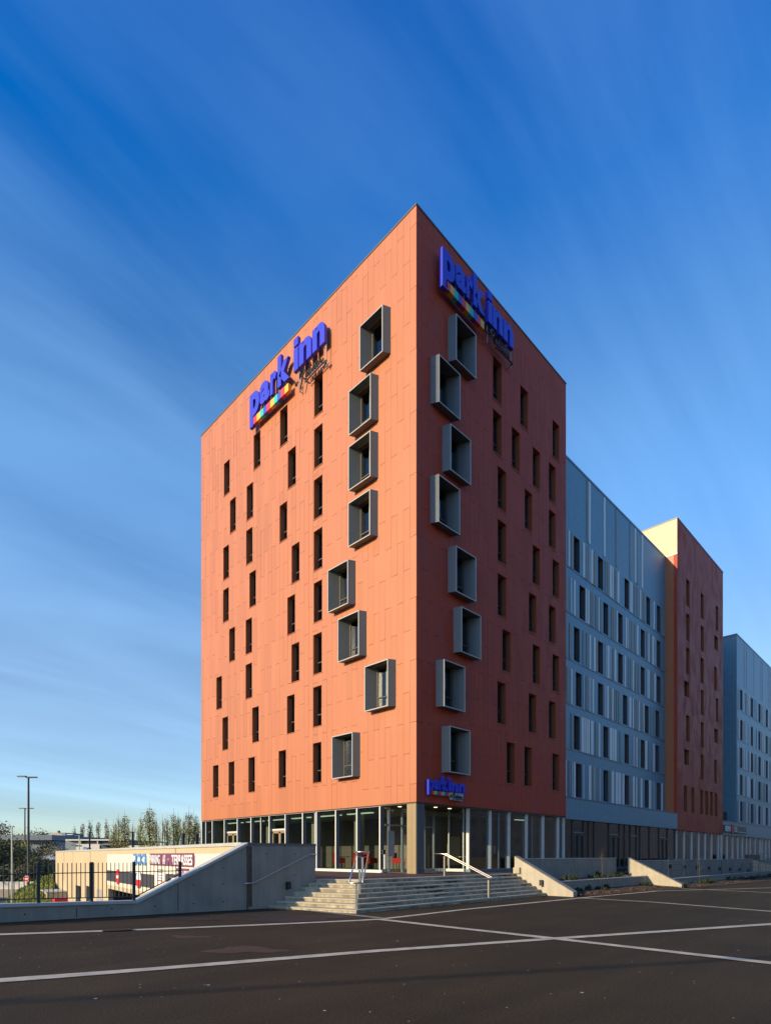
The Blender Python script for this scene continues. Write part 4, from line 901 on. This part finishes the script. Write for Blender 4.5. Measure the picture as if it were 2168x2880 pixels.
for k, (x0, x1) in enumerate(((1045, 1072), (1080, 1108), (1116, 1147))):
    a, b = Q(x0, 840), Q(x1, 930); r = (b[0], a[0], b[1], Q(x1, 838)[1])
    t = pboard('parking_pictogram', ('light blue pictogram board with a white letter P', 'light blue pictogram board with a white car seen head-on', 'light blue pictogram board nearest the purple sign')[k], 'sign', r, 'sign_lightblue')
    if k == 0: ptext('P', t, r, .18, x0=.2, x1=.8, off=.03)
    else: man(r, k).build('symbol', 'sign_white', t)
a, b = Q(840, 984), Q(1208, 1078); r = (b[0], a[0], Q(1020, 1078)[1], Q(1020, 984)[1])
t = pboard('garage_sign_band', 'long dark sign band over the garage opening with round traffic symbols', 'sign', r, 'sign_dark')
for px, kind in ((928, 0), (1093, 1)):
    c = Q(px, 1025); rr = .46; L_ = lambda u, z, d: pw(u, d, z)
    circ = [(c[0]+rr*math.cos(k*math.pi/12), (r[2]+r[3])/2+rr*math.sin(k*math.pi/12)) for k in range(24)]
    MB().prism(circ, -.08, -.061, L_).build('symbol_disc', 'sign_red' if kind == 0 else 'sign_white', t)
    zc_ = (r[2]+r[3])/2
    if kind == 0: MB().prism([(c[0]-.26, zc_-.08), (c[0]+.26, zc_-.08), (c[0]+.26, zc_+.08), (c[0]-.26, zc_+.08)], -.09, -.081, L_).build('symbol_bar', 'sign_white', t)
    else: MB().prism([q for q in circ if q[1] <= zc_+.01], -.09, -.081, L_).build('symbol_half', 'sign_red', t)
a, b = Q(1303, 993), Q(1400, 1052); r = (b[0], a[0], Q(1330, 1060)[1], a[1])
t = pboard('tariff_board', 'small dark notice board with white lines under the purple sign', 'sign', r, 'sign_dark')
for k in range(4): MB().prism([(r[0]+.2, r[3]-.25-k*.22), (r[1]-.9, r[3]-.25-k*.22), (r[1]-.9, r[3]-.15-k*.22), (r[0]+.2, r[3]-.15-k*.22)], -.075, -.061, lambda u, z, d: pw(u, d, z)).build('text_line', 'sign_white', t)
a, b = Q(1228, 1040), Q(1282, 1078); tp = thing('poster', pw((a[0]+b[0])/2, -.03, b[1]), 'pale poster with grey and red lines between the dark boards', 'poster')
mb = MB(); fbox(mb, pw, b[0], a[0], -.03, -.014, b[1], Q(1250, 985)[1]); mb.build('sheet', 'sign_white', tp)
for k in range(5): mb = MB(); fbox(mb, pw, b[0]+.1, a[0]-.1, -.036, -.0305, b[1]+.12+k*.13, b[1]+.18+k*.13); mb.build('text_line', 'sign_red' if k == 0 else 'plate_grey', tp)
c = Q(718, 1195); rb = thing('ticket_machine', pw(c[0], -2., -2.72), 'red ticket machine box standing before the garage', 'machine')
mb = MB(); fbox(mb, pw, c[0]-.55, c[0]+.55, -2.4, -1.6, -2.74, Q(718, 1175)[1]); mb.build('cabinet', 'sign_red', rb); mb = MB(); fbox(mb, pw, c[0]-.35, c[0]+.35, -2.42, -2.401, -1.75, -1.5); mb.build('screen', 'sign_dark', rb)
c = Q(500, 1170); sh = thing('cream_kiosk', pw(c[0], -1, -2.72), 'low cream kiosk against the garage wall at its left end', 'kiosk')
mb = MB(); fbox(mb, pw, c[0]-2.2, c[0]+2.0, -1.6, -.03, -2.74, Q(500, 1128)[1]); mb.build('walls', 'parking_cream', sh); mb = MB(); fbox(mb, pw, c[0]-2.3, c[0]+2.1, -1.7, -.03, Q(500, 1128)[1], Q(500, 1128)[1]+.08); mb.build('roof', 'coping', sh)
mb = MB(); fbox(mb, pw, c[0]-1.6, c[0]-.8, -1.63, -1.601, -2.7, Q(500, 1140)[1]); mb.build('door', 'frame_dark', sh)
gr = thing('roof_guardrail', pw(20, .2, 2.2), 'thin guardrail posts above the parking coping', 'railing')
for px in (355, 493, 530, 238):
    tt = onp(px, 2380)[0]; mb = MB(); fbox(mb, pw, tt-.05, tt+.05, .3, .4, 1., onp(px, 2340 if px < 400 else 2345)[1]); mb.build('post', 'dark_steel', gr)
# ------------------------------------------------------------------ left background
def cbox(name, m, parent, px0, px1, y0, y1, d0, d1, zb_=None):
    l0, l1 = (px0-CX)/F*d0, (px1-CX)/F*d0; z1 = H+(HY-y0)/F*d0; z0 = H+(HY-y1)/F*d0 if zb_ is None else zb_
    p = [W(l0, d0), W(l1, d0), W(l1+(l1/d0)*(d1-d0)*0, d1), W(l0, d1)]
    return MB().hexa([q+(z0,) for q in p]+[q+(z1,) for q in p]).build(name, m, parent)
def bthing(name, px, d, label, cat='building'): return thing(name, W((px-CX)/F*d, d)+(-2.74,), label, cat)
road = MB().poly([W(-75, 30)+(-2.73,), W(-9, 20)+(-2.73,), W(-14, 62)+(-2.73,), W(-75, 75)+(-2.73,)]).build('road', 'road'); road['kind'] = 'structure'
gw = bthing('guard_wall', 40, 62, 'pale concrete guard wall along the lower road at far left', 'wall')
cbox('wall', 'far_white', gw, -200, 124, 2481, 2502, 62, 62.4); cbox('footing', 'concrete_dark', gw, -200, 124, 2502, 2506, 61.9, 62.5, -2.74)
# grassy bank by the end of the garage
mb = MB(); n, k2 = 26, 16
P1, P2, P3, P4 = ond(152, 2457, 62), ond(10, 2545, 46), ond(150, 2556, 47), ond(60, 2500, 66)
for i in range(n+1):
    for j in range(k2+1):
        u, v = i/n, j/k2
        a = Vector(P2).lerp(Vector(P4), v); b = Vector(P3).lerp(Vector(P1), v); p = a.lerp(b, u); p.z = min(p.z, 99)+.2*math.sin(u*3.1)*math.sin(v*3.1)+random.uniform(-.05, .05); mb.v.append(tuple(p))
for i in range(n):
    for j in range(k2): q = i*(k2+1)+j; mb.f.append((q, q+1, q+k2+2, q+k2+1))
gv = [v for v in mb.v]; mb.build('grass_bank', 'grass', smooth=True)['kind'] = 'structure'
tb = MB()
for _ in range(5200):
    i, j = random.randrange(n), random.randrange(k2); a, b, c = gv[i*(k2+1)+j], gv[i*(k2+1)+j+1], gv[(i+1)*(k2+1)+j]; u, v = random.random(), random.random()
    x, y, z = (a[q]+(b[q]-a[q])*u+(c[q]-a[q])*v for q in range(3)); an = random.uniform(0, 6.28); s = random.uniform(.06, .14); hgt = random.uniform(.1, .3)
    tb.poly([(x-math.cos(an)*s, y-math.sin(an)*s, z-.03), (x+math.cos(an)*s, y+math.sin(an)*s, z-.03), (x+random.uniform(-.1, .1), y+random.uniform(-.1, .1), z+hgt)])
tag(tb.build('grass', 'grass_blade'), 'yellow-green grass on the bank beside the garage end', 'grass', kind='stuff')
bb = bthing('blue_hall', 70, 150, 'long dark blue hall roof with grey wall at far left')
cbox('roof', 'far_blue', bb, -400, 146, 2349, 2364, 150, 190); cbox('wall', 'far_bluegrey', bb, 84, 150, 2366, 2420, 152, 185, -2.74); cbox('wall', 'far_dark', bb, -400, 84, 2364, 2420, 156, 185, -2.74)
for px in (8, 20, 45, 60): cbox('window', 'far_bluegrey', bb, px, px+7, 2372, 2380, 155.8, 155.95)
bt = bthing('tan_tower', 164, 170, 'squat tan stair tower behind the garage'); cbox('wall', 'far_tan', bt, 145, 174, 2343, 2400, 170, 180, -2.74); cbox('shaft', 'far_bluegrey', bt, 174, 184, 2343, 2400, 168, 178, -2.74); cbox('chimney', 'far_blue', bt, 161, 165, 2337, 2343, 169.6, 170.5)
bw = bthing('white_pavilion', 260, 140, 'low white flat-roofed building with dark glazing behind the parking wall')
cbox('roof', 'far_white', bw, 184, 352, 2361.5, 2365, 140, 165); cbox('glazing', 'far_dark', bw, 225, 350, 2365, 2374.5, 141, 160); cbox('wall', 'far_bluegrey', bw, 184, 225, 2365, 2400, 141, 160, -2.74)
for px in (224, 273, 322): cbox('column', 'far_white', bw, px, px+2.2, 2365, 2375, 140.3, 140.8)
cbox('lower_wall', 'far_white', bw, 214, 280, 2375, 2400, 138, 140, -2.74); cbox('lower_wall', 'far_dark', bw, 280, 350, 2378, 2400, 138.2, 140, -2.74); cbox('lower_roof', 'far_bluegrey', bw, 279, 350, 2374.6, 2378, 137, 140.2)
cbox('lettering', 'far_dark', bw, 200, 222, 2377, 2379.5, 137.6, 137.9)
MB().disc(ond(239, 2387, 137.5), (-1, -1, 0), .45, .2, 16).build('blue_disc', 'sign_lightblue', bw)
bs_ = bthing('shed', 118, 92, 'small shed with a pale sloping metal roof at far left')
l0, l1 = (93-CX)/F*92, (147-CX)/F*92
MB().hexa([W(l0, 92)+(1.05,), W(l1, 92)+(1.05,), W(l1+.4, 98)+(1.3,), W(l0, 98)+(2.1,), W(l0, 92)+(1.15,), W(l1, 92)+(1.15,), W(l1+.4, 98)+(1.4,), W(l0, 98)+(2.2,)]).build('roof', 'far_white', bs_)
cbox('wall', 'far_dark', bs_, 94, 146, 2422, 2430, 92.4, 97.5, -2.74)
# ------------------------------------------------------------------ trees
def leaf_quads(mb, c, n, spread, size):
    for _ in range(n):
        p = [c[k]+random.gauss(0, spread[k]) for k in range(3)]; a = Vector((random.gauss(0, 1), random.gauss(0, 1), random.gauss(0, 1))).normalized(); b = a.orthogonal().normalized(); s = size*random.uniform(.6, 1.3)
        p = Vector(p); mb.poly([p-a*s, p+b*s*.6, p+a*s, p-b*s*.6])
def upright_tree(h, rad, nb, nl, seed, leafm, bare=.12):
    random.seed(seed); br, lf = MB(), MB()
    br.tube([(0, 0, -.1), (.02, .01, h*.5), (-.02, .02, h*.98)], [.055, .035, .006], 6)
    for k in range(nb):
        z = h*(.16+.66*k/nb)+random.uniform(-.05, .05); a = random.uniform(0, 6.28); l = (h-z)*random.uniform(.32, .62); r = rad*random.uniform(.5, 1.15)*(1-.55*(z/h))
        p0 = Vector((0, 0, z)); p1 = Vector((math.cos(a)*r*.75, math.sin(a)*r*.75, z+l*.4)); p2 = Vector((math.cos(a)*r, math.sin(a)*r, z+l))
        br.tube([p0, p1, p2], [.016, .01, .004], 4, False)
        m = int(nl/nb*random.uniform(.2, 1.7))
        for _ in range(m):
            t = random.uniform(.15, .95); q = p0.lerp(p1, t*2) if t < .5 else p1.lerp(p2, t*2-1)
            if q.z > h*(.62+random.uniform(0, .3)): continue
            leaf_quads(lf, q, 1, (.09, .09, .12), .055)
    return br.mesh('trunk', 'bark'), lf.mesh('crown', leafm)
vars_ = [upright_tree(5.2, .58, 50, 1300, 11, 'leaf_bud'), upright_tree(5.2, .48, 44, 800, 12, 'leaf_olive'), upright_tree(5.2, .6, 54, 1500, 13, 'leaf_bud'), upright_tree(5.2, .45, 36, 70, 14, 'leaf_olive')]
def tree(name, px, ytop, d, z0, v, label, group, sc=1., ref=5.2):
    x, y = W((px-CX)/F*d, d); h = H+(HY-ytop)/F*d-z0
    t = thing(name, (x, y, z0), label, 'tree', group)
    for nm, me in zip(('trunk', 'crown'), v):
        o = link(nm, me, t, (x, y, z0), (h/ref*sc, h/ref*sc, h/ref)); o.rotation_euler[2] = px
ORD = 'first second third fourth fifth sixth seventh eighth ninth tenth eleventh twelfth thirteenth fourteenth fifteenth'.split()
hb = [(320, 2300, 49, 0), (334, 2284, 46, 1), (351, 2276, 44, 2), (374, 2303, 45, 3), (397, 2282, 45, 0), (420, 2252, 42, 2), (440, 2288, 47, 1), (457, 2286, 45, 3), (470, 2284, 48, 1), (488, 2270, 43, 0), (500, 2278, 46, 2), (517, 2290, 47, 1), (531, 2264, 43, 2), (546, 2272, 44, 0), (558, 2296, 45, 1)]
for i, (px, yt, d, v) in enumerate(hb): tree('hornbeam_tree', px, yt, d, T+.02, vars_[v], ('bare thin young tree in the row above the parking wall' if px == 374 else 'tallest young upright tree in the row above the parking wall' if px == 420 else 'leftmost young upright tree of the row above the parking wall' if px == 320 else 'young upright tree nearest the orange tower above the parking wall' if px == 558 else ORD[i]+' young upright tree from the left in the row above the parking wall'), 'young upright trees above the parking wall', 1.0)
random.seed(21)
def poplar(seed):
    random.seed(seed); br, lf = MB(), MB(); br.tube([(0, 0, 0), (0, 0, 9.6)], [.16, .03], 5)
    for k in range(60):
        z = random.uniform(1.2, 8.6); a = random.uniform(0, 6.28); r = .9*math.sin(math.pi*min(1, (z+.4)/10.5))**.7*random.uniform(.4, 1)
        p = (math.cos(a)*r, math.sin(a)*r, z+1.1); br.tube([(0, 0, z), p], [.03, .01], 4, False); leaf_quads(lf, p, 14, (.2, .2, .5), .16)
    return br.mesh('trunk', 'bark'), lf.mesh('crown', 'leaf_far')
pv = [poplar(3), poplar(4)]
for i, (px, yt) in enumerate(((209, 2335), (233, 2321), (254, 2318), (277, 2317), (300, 2317))): tree('poplar_tree', px, yt, 175, -2.7, pv[i % 2], ('smallest far poplar next to the tan tower' if i == 0 else 'first far bare poplar right of the street lamp' if i == 1 else 'second far bare poplar right of the street lamp' if i == 2 else 'third far bare poplar right of the street lamp' if i == 3 else 'fourth far bare poplar, nearest the young trees'), 'far poplars on the skyline', .62, 9.6)
def bushy(seed, leafm, n=46):
    random.seed(seed); br, lf = MB(), MB(); br.tube([(0, 0, 0), (.1, 0, 1.6), (0, .1, 3.2)], [.16, .12, .05], 6)
    for k in range(n):
        a = random.uniform(0, 6.28); q = random.uniform(0, 1); r = 2.0*math.sqrt(random.random())*(1-.5*q); p = Vector((math.cos(a)*r, math.sin(a)*r, 1.2+3.4*q))
        br.tube([(0, 0, 1+q*1.8), p], [.04, .012], 4, False); leaf_quads(lf, p, 46, (.38, .38, .34), .11)
    return br.mesh('trunk', 'bark'), lf.mesh('crown', leafm)
bv = [bushy(5, 'leaf_dark'), bushy(6, 'leaf_olive'), bushy(8, 'leaf_far')]
for i, (px, yt, d, v, lab) in enumerate(((-20, 2358, 84, 1, 'bushy budding tree at the left picture edge'), (18, 2366, 80, 0, 'dark bushy tree behind the slim grey lamp post'), (52, 2372, 88, 1, 'bushy tree between the slim lamp and the tall lamp post'), (78, 2392, 74, 0, 'dark low tree behind the tall lamp post'), (100, 2405, 70, 0, 'dark low tree right of the no entry sign'), (135, 2372, 105, 0, 'dark tree before the blue hall wall'), (158, 2384, 96, 2, 'brownish tree left of the garage corner'), (125, 2418, 72, 0, 'dark low tree just above the grass bank'), (110, 2338, 210, 1, 'far green treetop above the blue hall roof'), (2, 2322, 215, 2, 'far bare treetop above the blue hall at the left edge'))):
    tree('bushy_tree', px, yt, d, -2.7, bv[v], lab, 'trees beyond the lower road', 1.25, 4.9)
hd = MB(); random.seed(31)
for _ in range(5200): p = ond(random.uniform(-150, 150), 2407, random.uniform(70, 76)); leaf_quads(hd, (p[0], p[1], random.uniform(-2.7, .2)), 1, (.3, .3, .2), .22)
tag(hd.build('hedge', 'leaf_dark'), 'dark hedge filling the ground behind the guard wall', 'hedge', kind='stuff')
# ------------------------------------------------------------------ mirrored trees to the west, brick block to the south, screens added against bright sky
random.seed(51)
for k in range(12):
    x, y = -76+k*5.5+random.uniform(-2, 2), 24+k*6.5+random.uniform(-4, 4); s_ = random.uniform(2.1, 2.9)
    t = thing('bushy_tree', (x, y, -2.7), ORD[k]+' large tree from the south in the western row, seen only mirrored in glass', 'tree', 'mirrored trees')
    for nm, me in zip(('trunk', 'crown'), bv[1+k % 2]): o = link(nm, me, t, (x, y, -2.7), (s_*1.1, s_*1.1, s_)); o.rotation_euler[2] = k*1.3
hm = MB()
for _ in range(13000):
    q = random.uniform(-.2, 1.15); leaf_quads(hm, (-78+62*q+random.gauss(0, 1.2), 27+76*q+random.gauss(0, 1.2), random.uniform(-2.7, 5.2)), 1, (.3, .3, .3), .5)
tag(hm.build('hedge', 'leaf_dark'), 'tall unseen hedge added west of the hotel to cover bright horizon in the glass', 'hedge', kind='stuff')  # added to close bright horizon gaps between the mirrored trees
wh = thing('glow_screen', (-60, 78, -2.7), 'dark unseen wall added west of the hotel to keep sky glow off the glass', 'building')  # added wall that hides the sunward sky glow from the panes
MB().prism([(-100, 14), (-20, 118), (-24, 121), (-104, 17)], -2.7, 13).build('wall', 'far_bluegrey', wh); MB().prism([(-101, 13.5), (-19.5, 119), (-24.5, 122), (-105, 17)], 13, 13.4).build('roof', 'roof_grey', wh)
ob = thing('brick_block', (70, -60, 0), 'long brick block across the plaza, mirrored in the shop glass and made tall to block sky light', 'building')
MB().box(-5, 420, -72, -58, -.5, 36).build('wall', 'brick_far', ob); MB().box(-5.3, 420.3, -72.3, -57.7, 36, 36.5).build('roof', 'roof_grey', ob)  # height raised to cut sky light on the shaded facade
for k in range(30):
    for z in (1.5, 5., 8.5, 12., 15.5, 19., 22.5, 26., 29.5): MB().box(-2+k*4.7, -.2+k*4.7, -58.02, -57.95, z, z+1.7).build('window', 'far_dark', ob)
# ------------------------------------------------------------------ lamps and road sign
def lamp(px, ytop, d, label, arms, rad=.09, m='dark_steel', base=-2.72):
    x, y = W((px-CX)/F*d, d); zt = H+(HY-ytop)/F*d; t = thing('street_lamp', (x, y, base), label, 'street lamp', 'street lamps by the lower road')
    MB().tube([(x, y, base), (x, y, base+1.2), (x, y, zt)], [rad*1.3, rad, rad*.7], 10).build('pole', m, t)
    for ln, drop in arms:
        ux, uy = (rt, -rt) if ln > 0 else (-rt, rt); L_ = abs(ln)
        MB().tube([(x, y, zt-.12), (x+ux*L_, y+uy*L_, zt-.05+drop)], rad*.45, 6).build('arm', m, t)
        c = Vector((x+ux*(L_+.35), y+uy*(L_+.35), zt-.03+drop)); a = Vector((ux, uy, 0)); b = Vector((-uy, ux, 0)); k = .45
        MB().hexa([c+a*p*k+b*q*.16+Vector((0, 0, h)) for h in (-.05, .07) for p, q in ((-1, -1), (1, -.7), (1, .7), (-1, 1))]).build('lamp_head', m, t)
lamp(80, 2186, 60, 'tall dark double-headed street lamp in front of the hall', ((-.35, .08), (.1, -.02)), .14)
lamp(70, 2274, 92, 'second dark street lamp just behind the tall one', ((-.1, .0), (.6, 0.)), .13)
lamp(33.5, 2324, 46, 'slim grey lamp post with a long arm at the left edge', ((-1.1, .1),), .07, 'galv')
lamp(223, 2350, 84, 'slim grey street lamp before the white pavilion', ((-1.0, .12),), .08, 'galv')
oc = thing('shadow_cable', W(-27, -7)+(0,), 'cable between two masts, added out of view to cast the thin shadow line', 'cable')  # unseen masts and cable, added to throw the line across the asphalt
off = 8/math.tan(R_(SUN_EL)); sl_ = Vector((math.cos(R_(45-SUN_TH)), math.sin(R_(45-SUN_TH))))*off
l1 = Vector((-4.75, 7.06)); ld = Vector((10.38, 2.84)).normalized(); m0 = l1-sl_-ld*.6; m1 = m0+ld*40
for q in (m0, m1): MB().tube([W(*q)+(-.1,), W(*q)+(8.3,)], [.08, .05], 8).build('mast', 'dark_steel', oc)
MB().tube([W(*m0)+(8,), W(*m1)+(8,)], .05, 6).build('cable', 'dark_steel', oc)
p = ond(74, 2473, 56); ne = thing('no_entry_sign', (p[0], p[1], -2.73), 'round red no entry sign on a post by the guard wall', 'road sign')
nv = Vector((-rt, -rt, 0)); pv_ = Vector(p)
MB().tube([(p[0]+.05, p[1]+.05, -2.73), (p[0]+.05, p[1]+.05, p[2]+.3)], .03, 8).build('post', 'galv', ne)
MB().disc(pv_, nv, .30, .02, 24).build('rim', 'sign_white', ne); MB().disc(pv_+nv*.015, nv, .27, .012, 24).build('disc', 'sign_red', ne)
ux = Vector((rt, -rt, 0)); q = pv_+nv*.026
MB().hexa([q+ux*a+nv*b+Vector((0, 0, z)) for z in (-.045, .045) for a, b in ((-.19, -.004), (.19, -.004), (.19, .004), (-.19, .004))]).build('bar', 'sign_white', ne)
